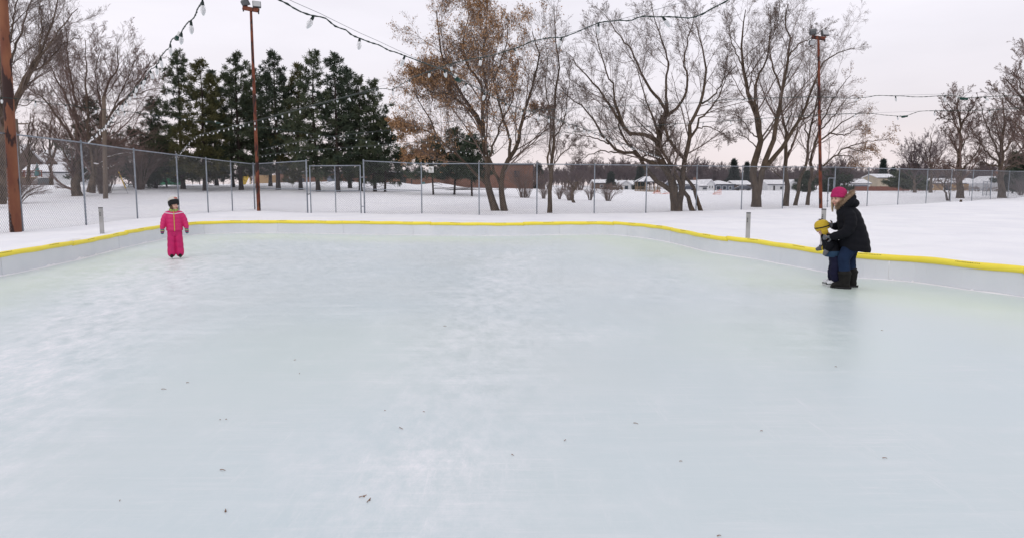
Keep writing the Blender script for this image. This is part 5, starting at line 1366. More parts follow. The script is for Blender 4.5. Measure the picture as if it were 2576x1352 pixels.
# cedar fence
def board_fence(px0, px1, Y, h, label):
    a = GY(px0, Y); b_ = GY(px1, Y); root = empty('wooden_fence', ((a[0] + b_[0]) / 2, Y, a[2])); tag(root, label, 'fence', 'brown board fences'); W = b_[0] - a[0]
    mb = MB(); n = int(W / .16); r_ = rs(int(px0))
    for i in range(n): mb.box((-W / 2 + (i + .5) * W / n, 0, h / 2 - .1), (W / n - .012, .025, h + r_.uniform(-.02, .02)))
    mb.build('slat_panel', M['cedar'], root)
    for i in range(int(W / 2.4) + 1): MB().box((-W / 2 + i * 2.4, .09, h / 2), (.12, .12, h + .15)).build('post', M['cedar'], root)
board_fence(2145, 2287, 160, 1.25, 'long reddish brown board fence below the beige house'); board_fence(2309, 2334, 164, 1.35, 'short reddish brown board fence beside the tan brick house')
# pool, hedge, backstop
a = GY(2163, 166); root = empty('swimming_pool', tuple(a)); tag(root, 'round above ground pool under a blue cover behind the brown fence', 'pool')
MB().lathe([(1.7, 0), (1.75, 1.35)], k=24).build('pool_wall', M['blue'], root, True); MB().lathe([(1.82, 1.3), (1.82, 1.45), (1.2, 1.5), (.05, 1.42)], k=24).build('cover', M['blue'], root, True)
shrub(2478, 478, 175, 14, 'low clipped dark hedge below the tan brick and white houses', 120, 'twig', 141, Yd=142, rmin=.02, dense=.9, base_spread=.9, name='hedge')
a = G(2480, 493); root = empty('backstop_screen', tuple(a)); tag(root, 'small freestanding pipe and wire backstop in the field beside the round crowned tree', 'backstop')
W_ = 19 * a[1] / F; Hh = 36 * a[1] / F
mb = MB(); [mb.tube([(x, 0, -.2), (x, 0, Hh)], .035, 8) for x in (-W_ / 2, 0, W_ / 2)]; [mb.tube([(-W_ / 2, 0, z), (W_ / 2, 0, z)], .03, 8) for z in (.1, Hh * .55, Hh)]; mb.build('pipe_frame', M['galv'], root, True)
V, q = wires((-W_ / 2, 0), (W_ / 2, 0), .05, Hh, .05, Hh, .004, .09); o = mesh_np('wire_mesh', V, [q], M['wire']); o.parent = root
mb = MB(); mb.tube([(-W_ * 2.0, .3, -.2), (-W_ * 2.0, .3, Hh * .7)], .035, 8); mb.tube([(-W_ * 2.0, .3, Hh * .45), (-W_ / 2, 0, Hh * .45)], .03, 8); mb.build('side_rail', M['galv'], root, True)
a = G(2416, 508); root = empty('tree_stump', tuple(a)); tag(root, 'short dark stump poking from the snow below the round crowned tree', 'stump')
MB().lathe([(.12, -.2), (.10, .05), (.09, .18), (.07, .20)], k=9).build('stump', M['bark'], root, True); MB().lathe([(.085, .195), (.06, .23), (.01, .24)], k=9).build('snow_cap', M['snow'], root, True)

# ------------------------------------------------------------------ twigs and seed wings on the ice
tw = [(1009, 1075, 13, .5, 'longest brown twig lying alone near the middle of the ice'), (560, 1180, 13, .15, 'straight thin tan twig on the lower left ice'), (567, 1281, 9, .8, 'forked dark seed wing at the bottom of the ice, lowest on its side'),
      (301, 1257, 5, 1.0, 'tiny reddish seed near the lower left corner'), (909, 1247, 10, -.2, 'reddish seed wing, left one of a touching pair'), (926, 1258, 10, -1.0, 'reddish upright seed wing, right one of a touching pair'),
      (1421, 1105, 7, -.7, 'short dark curled bit right of centre'), (1599, 1063, 10, .3, 'thin brown twig far right of the longest twig'), (1915, 1082, 5, .1, 'speck of brown bark on the ice under the adult'),
      (1289, 1142, 7, .6, 'small orange brown seed below the curled dark bit'), (2225, 1150, 9, .1, 'faint thin twig on the lower right ice'), (753, 938, 4, 1.4, 'tiny upright dark speck, lower of two left of centre'), (742, 904, 4, -.3, 'tiny pale brown speck, upper of two left of centre'),
      (968, 1031, 3, .2, 'round dark crumb above the longest twig'), (1066, 1034, 5, .3, 'tiny red brown crumb up and right of the longest twig'), (554, 1054, 4, .3, 'left dark crumb of a side by side pair'), (569, 1053, 4, .2, 'right dark crumb of a side by side pair'),
      (412, 977, 10, .02, 'faint flat sliver on the upper left ice'), (472, 961, 6, 0, 'faint short sliver above and right of the flat sliver'), (2102, 921, 4, .3, 'small dark speck in the adult skater reflection'), (1119, 819, 6, .1, 'thin faint sliver high on the middle ice'), (1808, 1345, 9, -.1, 'dark crumb at the very bottom edge of the ice'), (1712, 1158, 6, 0, 'pale tan sliver between twig and corner'), (2218, 830, 4, .2, 'dark speck right of the adult boots')]
for i, (px_, py_, l_, an, lab) in enumerate(tw):
    p = Z(px_, py_, .004); l = 1.0 * l_ * p[1] / F; r_ = rs(900 + i)
    wing = l_ in (9, 10) and ('wing' in lab)
    d_ = np.array([math.cos(an), -math.sin(an) * 2.0]); d_ /= np.hypot(*d_); l *= .5 * np.hypot(1, .8)
    C = spline([(-d_[0] * l, -d_[1] * l, .002), (r_.normal(0, .12) * l, r_.normal(0, .12) * l, .005), (d_[0] * l, d_[1] * l, .002)], 8)
    mb = MB().tube(C, list(np.linspace(.0023, .0014, 8)), 6)
    if wing:
        n_ = np.array([-d_[1], d_[0]]); c = C[-1]
        mb.add([c, c + np.array([*(d_ * l * .5 + n_ * l * .30), .003]), c + np.array([*(d_ * l * 1.1 + n_ * l * .2), .006]), c + np.array([*(d_ * l * 1.0 - n_ * l * .05), .002])], [(0, 1, 2, 3)])
        mb.ball(c, .005, 8, 6)
    o = mb.build('twig' if not wing else 'seed_wing', M['twigice'], None, True); o.location = (p[0], p[1], .0015); tag(o, lab, 'twig' if not wing else 'seed', 'twigs and seeds on the ice')

# ------------------------------------------------------------------ people
def mat_parts(name, c, **k): return mat(name, c, **k)
M['skin'] = mat('skin', (.64, .41, .32), .55, c2=(.60, .35, .27), scale=20)
M['lips'] = mat('lips', (.42, .13, .12), .5); M['eye'] = mat('eye_dark', (.03, .022, .018), .3)
M['hairbrown'] = mat('brown_hair', (.09, .05, .03), .6); M['hairblond'] = mat('blond_hair', (.40, .30, .19), .6)
M['pink'] = mat('pink_nylon', (.57, .008, .125), .6, c2=(.44, .006, .105), scale=9, bump=.004, bscale=30, spec=.4)
M['lime'] = mat('lime_fleece', (.33, .42, .13), .95, c2=(.24, .33, .09), scale=60)
M['zip'] = mat('mustard_zip', (.52, .40, .08), .6); M['whitefab'] = mat('off_white_knit', (.62, .60, .56), .9, c2=(.54, .52, .49), scale=60)
M['blackfab'] = mat('black_knit', (.014, .014, .015), .95, c2=(.022, .022, .024), scale=80); M['emblem'] = mat('red_emblem', (.55, .09, .05), .8)
M['coat'] = mat('navy_black_coat', (.0055, .006, .009), .75, c2=(.008, .0085, .012), scale=8, bump=.004, bscale=24, spec=.12)
M['jeans'] = mat('dark_jeans', (.016, .030, .068), .9, c2=(.010, .018, .042), scale=5, bump=.003, bscale=40, spec=.1)
M['navy'] = mat('navy_snow_pants', (.009, .009, .026), .8, c2=(.013, .014, .036), scale=9, bump=.004, bscale=24, spec=.12)
M['bluefab'] = mat('blue_quilted_cloth', (.018, .055, .11), .7, c2=(.012, .038, .08), scale=9)
M['boot'] = mat('black_boot', (.009, .0085, .0085), .7, bump=.003, c2=(.016, .015, .014), scale=12, spec=.15); M['hatpink'] = mat('raspberry_knit', (.44, .025, .125), .95, c2=(.33, .016, .09), scale=70, bump=.003, bscale=120)
M['hatyellow'] = mat('yellow_knit', (.60, .42, .045), .95, c2=(.50, .34, .03), scale=70, bump=.003, bscale=120)
M['fur'] = mat('tan_fur', (.34, .245, .165), .95, c2=(.22, .15, .10), scale=40); M['glove'] = mat('grey_glove', (.13, .135, .15), .9)
M['skatewhite'] = mat('white_skate_leather', (.66, .67, .70), .45); M['steel'] = mat('blade_steel', (.6, .6, .62), .25, .9); M['sole'] = mat('dark_sole', (.02, .02, .022), .8)
# pink jacket with a white chest stripe and pale yoke
m = D.materials.new('pink_jacket'); m.use_nodes = True; nt = m.node_tree; N = nt.nodes; L = nt.links; b = N['Principled BSDF']; b.inputs['Roughness'].default_value = .55
tc = N.new('ShaderNodeTexCoord'); sp_ = N.new('ShaderNodeSeparateXYZ'); L.new(tc.outputs['Object'], sp_.inputs[0])
ax = mth('ABSOLUTE', sp_.outputs[0], 0); zz = mth('SUBTRACT', sp_.outputs[2], mth('MULTIPLY', ax, .15))
s1 = mth('LESS_THAN', mth('ABSOLUTE', mth('SUBTRACT', zz, .985), 0), .009); s2 = mth('GREATER_THAN', mth('SUBTRACT', sp_.outputs[2], mth('MULTIPLY', ax, -.25)), 1.078)
c_ = cmix(mth('MAXIMUM', s1, s2), (.57, .008, .125), (.62, .52, .60)); L.new(c_, b.inputs['Base Color'])
nz = N.new('ShaderNodeTexNoise'); nz.inputs['Scale'].default_value = 28; L.new(tc.outputs['Object'], nz.inputs[0]); bp = N.new('ShaderNodeBump'); bp.inputs['Strength'].default_value = .4; bp.inputs['Distance'].default_value = .006; L.new(nz.outputs[0], bp.inputs['Height']); L.new(bp.outputs[0], b.inputs['Normal'])
M['pinkjacket'] = m

def loft(mb, rings, k=20):
    """closed tube through (x, y, z, rx, ry[, yaw]) ellipses"""
    V = []; n = len(rings)
    for R_ in rings:
        x, y, z, rx, ry = R_[:5]; yw = R_[5] if len(R_) > 5 else 0
        tx = R_[6] if len(R_) > 6 else 0; ty = R_[7] if len(R_) > 7 else 0
        for j in range(k):
            a = 2 * math.pi * j / k; u, v = rx * math.cos(a), ry * math.sin(a)
            X, Y = u * math.cos(yw) - v * math.sin(yw), u * math.sin(yw) + v * math.cos(yw)
            V.append((x + X, y + Y, z + X * tx + Y * ty))
    Fs = [(i * k + j, i * k + (j + 1) % k, (i + 1) * k + (j + 1) % k, (i + 1) * k + j) for i in range(n - 1) for j in range(k)]
    Fs += [tuple(reversed(range(k))), tuple(range((n - 1) * k, n * k))]
    mb.add(V, Fs); return mb
def limb(mb, pts, rad, k=14, n=14, puff=0., freq=7):
    pts = np.array(pts, float); C = spline(pts, n); r = np.interp(np.linspace(0, 1, n), np.linspace(0, 1, len(rad)), rad)
    if puff: r = r + puff * np.abs(np.sin(np.linspace(0, math.pi * freq, n))) - puff * .5
    t0 = unit(C[1] - C[0]); t1 = unit(C[-1] - C[-2])
    C = np.vstack([C[0] - t0 * r[0] * .85, C[0] - t0 * r[0] * .5, C, C[-1] + t1 * r[-1] * .5, C[-1] + t1 * r[-1] * .85]); r = np.concatenate([[r[0] * .45, r[0] * .85], r, [r[-1] * .85, r[-1] * .45]])
    mb.tube(C, list(r), k); return mb
def cloth(mb, name, m, parent, vox=.011, sm=5):
    o = mb.build(name, m, parent, True)
    md = o.modifiers.new('r', 'REMESH'); md.mode = 'VOXEL'; md.voxel_size = vox; md.use_smooth_shade = True
    s_ = o.modifiers.new('s', 'SMOOTH'); s_.iterations = sm; s_.factor = .5
    return o
def facing(yaw, pitch=0): return Matrix.Rotation(yaw, 3, 'Z') @ Matrix.Rotation(pitch, 3, 'X')
def head(mb, c, s, R_):
    """head with brow, nose, cheeks, chin and ears; faces -y before R_"""
    def T(p): return tuple(R_ @ (Vector(p) * s) + Vector(c))
    mb.ball(c, (.074 * s, .092 * s, .108 * s), 18, 14, R_)
    mb.ball(T((0, -.022, -.058)), (.054 * s, .062 * s, .058 * s), 12, 8, R_)
    mb.ball(T((0, -.070, -.102)), .021 * s, 8, 6); mb.ball(T((0, -.097, -.022)), (.012 * s, .018 * s, .022 * s), 8, 6, R_); mb.ball(T((0, -.106, -.036)), .012 * s, 8, 6)
    for q in (-1, 1):
        mb.ball(T((q * .040, -.066, -.040)), .026 * s, 8, 6); mb.ball(T((q * .030, -.083, .022)), (.026 * s, .012 * s, .010 * s), 8, 6, R_); mb.ball(T((q * .076, .005, -.015)), (.010 * s, .020 * s, .030 * s), 8, 6, R_)
    return T
def face_bits(T, R_, s, root, mouth=.014):
    for q in (-1, 1): MB().ball(T((q * .031, -.0835, .000)), (.013 * s, .006 * s, .0075 * s), 8, 6, R_).build('eye', M['eye'], root, True)
    for q in (-1, 1): MB().ball(T((q * .032, -.090, .020)), (.020 * s, .005 * s, .005 * s), 8, 6, R_).build('eyebrow', M['hairbrown'], root, True)
    MB().ball(T((0, -.0885, -.070)), (.024 * s, .008 * s, mouth * s * .6), 10, 6, R_).build('mouth', M['lips'], root, True)
def hand(mb, w_, d_, side, s=1.0, curl=.5):
    """palm plus five bent fingers from wrist w_ along d_; side is the across-palm direction"""
    w_ = np.array(w_, float); d_ = unit(np.array(d_, float)); a = unit(np.array(side, float) - d_ * np.dot(side, d_)); n_ = np.cross(d_, a)
    mb.tube([w_ - d_ * .02 * s, w_ + d_ * .035 * s, w_ + d_ * .078 * s], [.026 * s, .036 * s, .034 * s], 10, True, .55)
    for i, (o_, l_) in enumerate(((-.027, .060), (-.009, .070), (.009, .066), (.026, .052))):
        p = w_ + d_ * .074 * s + a * o_ * s; c = curl * (1 + .1 * i)
        q = p + (d_ * math.cos(c * .5) + n_ * math.sin(c * .5)) * l_ * .45 * s; r_ = q + (d_ * math.cos(c * 1.4) + n_ * math.sin(c * 1.4)) * l_ * .32 * s; e_ = r_ + (d_ * math.cos(c * 2.1) + n_ * math.sin(c * 2.1)) * l_ * .25 * s
        mb.tube([p, q, r_, e_], [.0092 * s, .0088 * s, .0082 * s, .006 * s], 8)
    p = w_ + d_ * .018 * s - a * .028 * s; q = p + (d_ * .6 - a * .75 + n_ * .25) * .036 * s; r_ = q + (d_ * .9 - a * .3 + n_ * .35) * .03 * s
    mb.tube([p, q, r_], [.012 * s, .0105 * s, .008 * s], 8)

# ---- girl in pink
g = Z(443, 650, 0); az = math.atan2(g[0], g[1])
mb = MB(); Rg = facing(.62, -.04)
Tg = head(mb, (.012, -.010, 1.175), .92, Rg)
limb(mb, [(.0, .01, 1.02), (.008, 0, 1.11)], [.048, .046])
loft(mb, [(0, 0, .58, .10, .075), (0, 0, .72, .125, .085), (0, 0, .9, .115, .08), (0, 0, 1.02, .10, .065), (0, 0, 1.06, .05, .05)])
for s_ in (-1, 1):
    limb(mb, [(s_ * .07, 0, .62), (s_ * .072, -.012, .34), (s_ * .075, 0, .10)], [.068, .050, .036])
    limb(mb, [(s_ * .10, 0, 1.02), (s_ * .20, .0, .83), (s_ * .245, -.03, .66)], [.042, .032, .024])
    hand(mb, (s_ * .247, -.03, .655), (s_ * .05, -.12, -1), (0, -s_ * 1.0, 0), .72, .45)
girl = cloth(mb, 'person', M['skin'], None, .007, 3); girl.location = (g[0], g[1], 0); girl.rotation_euler = (0, 0, -az); girl.scale = (.93, .97, 1)
tag(girl, 'small child in a bright pink snowsuit and black banded white hat standing on skates', 'person')
face_bits(Tg, Rg, .92, girl, .020)
mb = MB()
zs = np.linspace(.615, 1.06, 34); rings = []
for z in zs:
    base = np.interp(z, [.615, .66, .8, .95, 1.02, 1.06], [.168, .172, .166, .158, .135, .085]); p = .0075 * abs(math.sin((z - .60) * math.pi / .088))
    rings.append((0, 0, z, base + p, base * .70 + p))
loft(mb, rings, 26)
for s_ in (-1, 1): limb(mb, [(s_ * .115, 0, 1.005), (s_ * .19, .005, .90), (s_ * .222, .0, .80), (s_ * .252, -.03, .675)], [.066, .070, .066, .062, .052], puff=.009, freq=5, n=26)
jk = cloth(mb, 'jacket', M['pinkjacket'], girl, .0085, 3)
zp = [(0, -(np.interp(z, [.615, .66, .8, .95, 1.02, 1.06], [.168, .172, .166, .158, .135, .085]) * .70 + .009), z) for z in np.linspace(.612, 1.055, 16)]
mb = MB().tube(zp, .0085, 8, True); mb.build('zipper', M['zip'], jk, True)
mb = MB(); loft(mb, [(0, .005, .600, .150, .105), (0, .005, .63, .160, .112), (0, .005, .68, .150, .10)], 24); mb.build('waistband', M['pink'], jk, True)
mb = MB()
for s_ in (-1, 1): limb(mb, [(s_ * .068, .0, .63), (s_ * .076, -.008, .42), (s_ * .082, -.004, .28), (s_ * .086, .0, .115)], [.086, .087, .087, .088, .090], puff=.006, freq=4, n=24)
loft(mb, [(0, 0, .50, .10, .085), (0, 0, .60, .145, .10), (0, 0, .67, .14, .095)])
cloth(mb, 'snow_pants', M['pink'], girl, .0085, 3)
mb = MB(); mb.tube([(.075 * math.cos(t), .065 * math.sin(t) + .0, 1.075 + .012 * math.sin(t)) for t in np.linspace(0, 2 * math.pi, 24)], .026, 10); loft(mb, [(0, .075, 1.00, .07, .028), (0, .082, 1.05, .095, .035), (0, .08, 1.09, .08, .03)]); loft(mb, [(-.04, -.06, 1.02, .02, .02), (-.045, -.07, 1.06, .035, .025), (-.05, -.05, 1.09, .03, .03)]); loft(mb, [(.04, -.06, 1.02, .02, .02), (.045, -.07, 1.06, .035, .025), (.05, -.05, 1.09, .03, .03)])
cloth(mb, 'hood', M['lime'], girl, .008, 2)
mb = MB(); loft(mb, [(.0, -.02, 1.035, .035, .045), (.005, -.02, 1.075, .048, .052), (.008, -.01, 1.095, .045, .048)]); mb.build('neck_warmer', M['glove'], girl, True)
mb = MB()
for s_ in (-1, 1): limb(mb, [Tg((s_ * .070, -.01, -.02)), Tg((s_ * .078, -.02, -.08)), Tg((s_ * .074, -.03, -.135))], [.022, .020, .012])
mb.ball(Tg((0, .045, -.03)), (.078, .06, .09), 12, 10, Rg); cloth(mb, 'hair', M['hairbrown'], girl, .007, 2)
Rh = facing(.62, -.26)
def Th(p): return tuple(Rh @ Vector(p) + Vector((.006, .006, 1.226)))
mb = MB(); n = 14
prof = [(.108, -.01), (.112, .02), (.111, .05), (.104, .082), (.090, .108), (.066, .128), (.035, .140), (.004, .144)]
mb.lathe(prof, k=24); mb.v = [Th((x * .96, y * 1.06, z)) for x, y, z in mb.v]; ht = mb.build('hat', M['whitefab'], girl, True)
mb = MB(); mb.lathe([(.100, -.056), (.113, -.053), (.119, -.02), (.120, .045), (.112, .056)], k=24, cap=False); mb.v = [Th((x * .96, y * 1.06, z - .012 * (y > 0) + .35 * 0)) for x, y, z in mb.v]; mb.build('hat_brim', M['blackfab'], ht, True)
mb = MB()
for i, (x, z, w_, h_) in enumerate(((-.030, .085, .012, .026), (-.014, .088, .016, .008), (-.006, .078, .010, .020), (.010, .084, .014, .024), (.028, .080, .012, .018), (.0, .068, .060, .006))):
    yy = -math.sqrt(max(0, 1 - (x / .115) ** 2)) * (np.interp(z, [.05, .082, .108, .128], [.111, .104, .090, .066])) * 1.06 - .002
    mb.box((x, yy, z), (w_, .006, h_), rx=-.45)
mb.v = [Th(p) for p in mb.v]; mb.build('emblem', M['emblem'], ht)
mm = D.materials.new('striped_mitten'); mm.use_nodes = True; nt = mm.node_tree; N = nt.nodes; L = nt.links; b = N['Principled BSDF']; b.inputs['Roughness'].default_value = .95
tc = N.new('ShaderNodeTexCoord'); sp_ = N.new('ShaderNodeSeparateXYZ'); L.new(tc.outputs['Object'], sp_.inputs[0]); rp = N.new('ShaderNodeValToRGB'); rp.color_ramp.interpolation = 'CONSTANT'
fr_ = N.new('ShaderNodeMath'); fr_.operation = 'FRACT'; L.new(mth('MULTIPLY', sp_.outputs[2], 11.0), fr_.inputs[0]); L.new(fr_.outputs[0], rp.inputs[0]); e = rp.color_ramp.elements; e[0].color = (.04, .13, .17, 1); e[1].position = .35; e[1].color = (.30, .03, .09, 1)
x = e.new(.6); x.color = (.07, .08, .14, 1); x = e.new(.8); x.color = (.40, .36, .12, 1); L.new(rp.outputs[0], b.inputs['Base Color'])
for s_ in (-1, 1):
    mb = MB(); limb(mb, [(s_ * .247, -.03, .672), (s_ * .251, -.035, .630), (s_ * .256, -.045, .575)], [.036, .046, .036]); limb(mb, [(s_ * .238, -.055, .635), (s_ * .232, -.078, .600)], [.018, .015])
    mt_ = cloth(mb, 'mitten', mm, girl, .006, 2)
    MB().tube([(s_ * .246, -.029, .683), (s_ * .247, -.031, .660)], [.043, .041], 14).build('cuff', M['zip'], mt_, True)
for s_ in (-1, 1):
    mb = MB(); yaw = s_ * .12 + .1
    limb(mb, [(s_ * .083, .03, .14), (s_ * .083, .02, .085)], [.050, .048]); limb(mb, [(s_ * .083, .030, .076), (s_ * .086, -.055, .072), (s_ * .09, -.115, .064)], [.044, .042, .034])
    sk = cloth(mb, 'skate', M['boot'], girl, .006, 2)
    bl_ = MB(); bl_.add([(s_ * .085 - .002, .07, .004), (s_ * .085 - .002, -.125, .004), (s_ * .085 - .002, -.145, .022), (s_ * .085 - .002, -.135, .028), (s_ * .085 - .002, .07, .026)] + [(s_ * .085 + .002, .07, .004), (s_ * .085 + .002, -.125, .004), (s_ * .085 + .002, -.145, .022), (s_ * .085 + .002, -.135, .028), (s_ * .085 + .002, .07, .026)], [(0, 1, 2, 3, 4), (9, 8, 7, 6, 5)] + [(i, i + 5, (i + 1) % 5 + 5, (i + 1) % 5) for i in range(5)])
    for y in (.04, -.09): bl_.box((s_ * .085, y, .032), (.022, .045, .028), taper=1.4)
    bl_.build('blade', M['steel'], sk)

# ---- woman in the dark coat, leaning over the small skater
wz = Z(2118, 722, 0); az = math.atan2(wz[0], wz[1])
mb = MB(); Rw = facing(-.72, .16)
hc = (-.122, -.03, 1.405)
Tw = head(mb, hc, 1.0, Rw)
limb(mb, [(.0, .0, 1.24), (-.06, -.01, 1.30), (-.105, -.01, 1.35)], [.065, .056, .055])
loft(mb, [(.12, .02, .66, .12, .15), (.12, .0, .8, .14, .16), (.07, .0, 1.0, .12, .15), (.03, 0, 1.16, .12, .17), (.0, 0, 1.25, .07, .08)])
limb(mb, [(.08, -.08, .70), (.0, -.095, .46), (.025, -.10, .12)], [.10, .068, .05]); limb(mb, [(.10, .12, .70), (.085, .14, .46), (.105, .15, .12)], [.10, .068, .05])
limb(mb, [(.03, -.16, 1.17), (.02, -.23, .92), (-.17, -.21, .81)], [.055, .045, .034]); limb(mb, [(.0, .17, 1.16), (-.06, .2, .96), (-.185, .11, .95)], [.055, .045, .034])
hand(mb, (-.18, -.20, .808), (-1, .25, -.15), (0, 0, 1), .95, .6); hand(mb, (-.19, .11, .955), (-1, -.35, .45), (0, .2, -1), .95, .5)
wom = cloth(mb, 'person', M['skin'], None, .0075, 3); wom.location = (wz[0], wz[1], 0); wom.rotation_euler = (0, 0, -az)
tag(wom, 'adult in a raspberry knit hat and long dark coat bending over a small skater', 'person')
face_bits(Tw, Rw, 1.0, wom, .013)
mb = MB(); rings = []
K = [.60, .66, .80, .93, 1.06, 1.16, 1.235, 1.30]
cx_ = [.150, .142, .125, .095, .062, .035, .010, -.035]; rx_ = [.212, .214, .205, .192, .178, .165, .145, .085]; ry_ = [.215, .22, .215, .205, .20, .205, .185, .095]
for z in np.linspace(.60, 1.30, 44):
    p = .010 * abs(math.sin((z - .60) * math.pi / .105)); rings.append((np.interp(z, K, cx_), .0, z, np.interp(z, K, rx_) + p, np.interp(z, K, ry_) + p, 0, -.16 * np.clip((.95 - z) / .35, 0, 1), 0))
loft(mb, rings, 30)
limb(mb, [(.04, -.15, 1.17), (.065, -.22, 1.02), (.02, -.255, .90), (-.08, -.245, .84), (-.165, -.215, .815)], [.088, .088, .082, .072, .060], puff=.010, freq=7, n=34)
limb(mb, [(.0, .15, 1.16), (-.05, .20, 1.02), (-.10, .18, .955), (-.165, .12, .95)], [.085, .080, .070, .058], puff=.008, freq=6, n=30)
ct = cloth(mb, 'coat', M['coat'], wom, .0105, 3)
mb = MB(); mb.ball((.055, .02, 1.325), (.125, .135, .085), 16, 12); limb(mb, [(-.02, .10, 1.27), (.06, .08, 1.38), (.085, .02, 1.43)], [.06, .06, .045]); limb(mb, [(-.05, -.10, 1.25), (.04, -.10, 1.34), (.09, -.02, 1.42)], [.05, .06, .045])
hd = cloth(mb, 'hood', M['coat'], ct, .010, 3)
fp = spline([(-.135, -.075, 1.245), (-.085, -.115, 1.30), (-.02, -.115, 1.37), (.035, -.075, 1.44), (.070, -.01, 1.485), (.06, .07, 1.45), (.0, .12, 1.37), (-.09, .12, 1.28)], 40)
r_ = rs(55); mb = MB().tube(fp, list(np.interp(np.linspace(0, 1, 40), [0, .3, .7, 1], [.020, .034, .034, .022])), 10)
nh = 2600; ti = r_.uniform(0, 38.9, nh); ii_ = ti.astype(int); c0 = fp[ii_] + (fp[ii_ + 1] - fp[ii_]) * (ti - ii_)[:, None]; dd = unit(r_.normal(0, 1, (nh, 3)) + np.array([-.3, -.3, .2])); e_ = c0 + dd * (.045 + .03 * r_.uniform(0, 1, (nh, 1))) ; sd_ = unit(np.cross(dd, r_.normal(0, 1, (nh, 3)))) * .0035
for a_, b_, c_ in zip(c0 + dd * .02 - sd_, c0 + dd * .02 + sd_, e_): mb.add([a_, b_, c_], [(0, 1, 2)])
mb.build('fur_trim', M['fur'], hd)
mb = MB(); limb(mb, [(.10, -.075, .72), (.055, -.095, .60), (-.0, -.105, .47), (.015, -.10, .33), (.02, -.10, .18)], [.118, .105, .088, .082, .078], n=22, puff=.004, freq=9); limb(mb, [(.12, .13, .72), (.10, .14, .60), (.085, .15, .46), (.10, .15, .33), (.11, .15, .18)], [.118, .10, .086, .08, .076], n=22, puff=.004, freq=9); loft(mb, [(.12, .02, .64, .15, .17), (.12, .02, .74, .17, .18), (.11, .01, .82, .15, .16)])
cloth(mb, 'jeans', M['jeans'], wom, .0105, 3)
for (x, y) in ((.02, -.10), (.115, .15)):
    mb = MB(); limb(mb, [(x, y, .245), (x + .005, y, .15), (x + .008, y, .07)], [.092, .084, .070], n=10); limb(mb, [(x + .03, y, .060), (x - .06, y - .01, .058), (x - .135, y - .022, .048)], [.062, .060, .047], n=10); mb.tube([(x, y, .225), (x, y, .255)], [.098, .100], 16)
    bt = cloth(mb, 'boot', M['boot'], wom, .0095, 2)
    s_ = MB(); loft(s_, [(x - .04, y - .008, .002, .145, .058), (x - .04, y - .008, .03, .15, .062)], 20); s_.build('sole', M['sole'], bt, True)
Rk = facing(-.72, -.10)
def Tk(p): return tuple(Rk @ Vector(p) + Vector((-.112, -.022, 1.44)))
mb = MB(); mb.lathe([(.106, -.018), (.112, -.012), (.115, .02), (.112, .055), (.100, .09), (.076, .118), (.045, .134), (.012, .142), (.003, .143)], k=26); mb.v = [Tk((x * .93, y * 1.06, z)) for x, y, z in mb.v]; hk = mb.build('hat', M['hatpink'], wom, True)
mb = MB(); mb.lathe([(.104, -.032), (.1165, -.030), (.1195, -.010), (.1185, .012), (.113, .018)], k=26, cap=False); mb.v = [Tk((x * .93, y * 1.06, z)) for x, y, z in mb.v]; mb.build('hat_brim', M['hatpink'], hk, True)
mb = MB()
for q, (x, y) in enumerate(((-.072, -.030), (.072, -.02), (-.066, -.055))): limb(mb, [Tw((x, y, .0)), Tw((x * 1.08, y, -.08)), Tw((x * 1.0, y - .015, -.16)), Tw((x * .9, y - .02, -.21))], [.016, .018, .013, .006], k=8)
mb.ball(Tw((0, .04, -.02)), (.076, .06, .085), 12, 10, Rw); cloth(mb, 'hair', M['hairblond'], wom, .006, 1)
for (w_, d_, sd2) in (((-.178, -.203, .809), (-1, .25, -.15), (0, 0, 1)), ((-.185, .112, .953), (-1, -.35, .45), (0, .2, -1))):
    mb = MB(); hand(mb, w_, d_, sd2, 1.18, .6 if w_[1] < 0 else .5); limb(mb, [np.array(w_) - unit(np.array(d_)) * .03, w_], [.042, .040]); cloth(mb, 'glove', M['glove'], wom, .006, 2)

# ---- small skater held by the woman
off = np.array([-.20, .04, 0]); ca, sa = math.cos(-az), math.sin(-az)
cl_ = (wz[0] + ca * off[0] - sa * off[1], wz[1] + sa * off[0] + ca * off[1], 0)
mb = MB(); Rc = facing(-1.25, .42)
hc = (-.125, -.01, .925); Tc = head(mb, hc, .86, Rc)
limb(mb, [(-.03, 0, .80), (-.09, 0, .865)], [.045, .043]); loft(mb, [(.04, 0, .50, .085, .10), (.03, 0, .62, .09, .11), (-.0, 0, .74, .085, .11), (-.045, 0, .82, .05, .06)])
for s_, fx, kx in ((-1, .115, .09), (1, .055, .06)): limb(mb, [(.06, s_ * .055, .53), (kx, s_ * .06, .31), (fx, s_ * .065, .10)], [.068, .05, .035])
limb(mb, [(-.03, -.12, .77), (-.0, -.15, .66), (-.04, -.15, .595)], [.036, .03, .024]); limb(mb, [(-.03, .12, .77), (-.02, .15, .66), (-.11, .12, .60)], [.036, .03, .024])
hand(mb, (-.04, -.15, .595), (-.4, .1, -1), (1, .3, 0), .62, .5); hand(mb, (-.11, .12, .60), (-1, -.2, -.4), (0, .3, 1), .62, .5)
kid = cloth(mb, 'person', M['skin'], None, .0065, 3); kid.location = cl_; kid.rotation_euler = (0, 0, -az)
tag(kid, 'smallest skater in a yellow ear flap hat with black stripe, held upright by the adult', 'person')
face_bits(Tc, Rc, .86, kid)
mb = MB(); rings = []
for z in np.linspace(.555, .84, 22):
    p = .006 * abs(math.sin((z - .55) * math.pi / .07)); rings.append((np.interp(z, [.555, .7, .84], [.045, .012, -.055]), 0, z, np.interp(z, [.555, .7, .79, .84], [.135, .132, .11, .062]) + p, np.interp(z, [.555, .7, .79, .84], [.15, .15, .13, .07]) + p))
loft(mb, rings, 22)
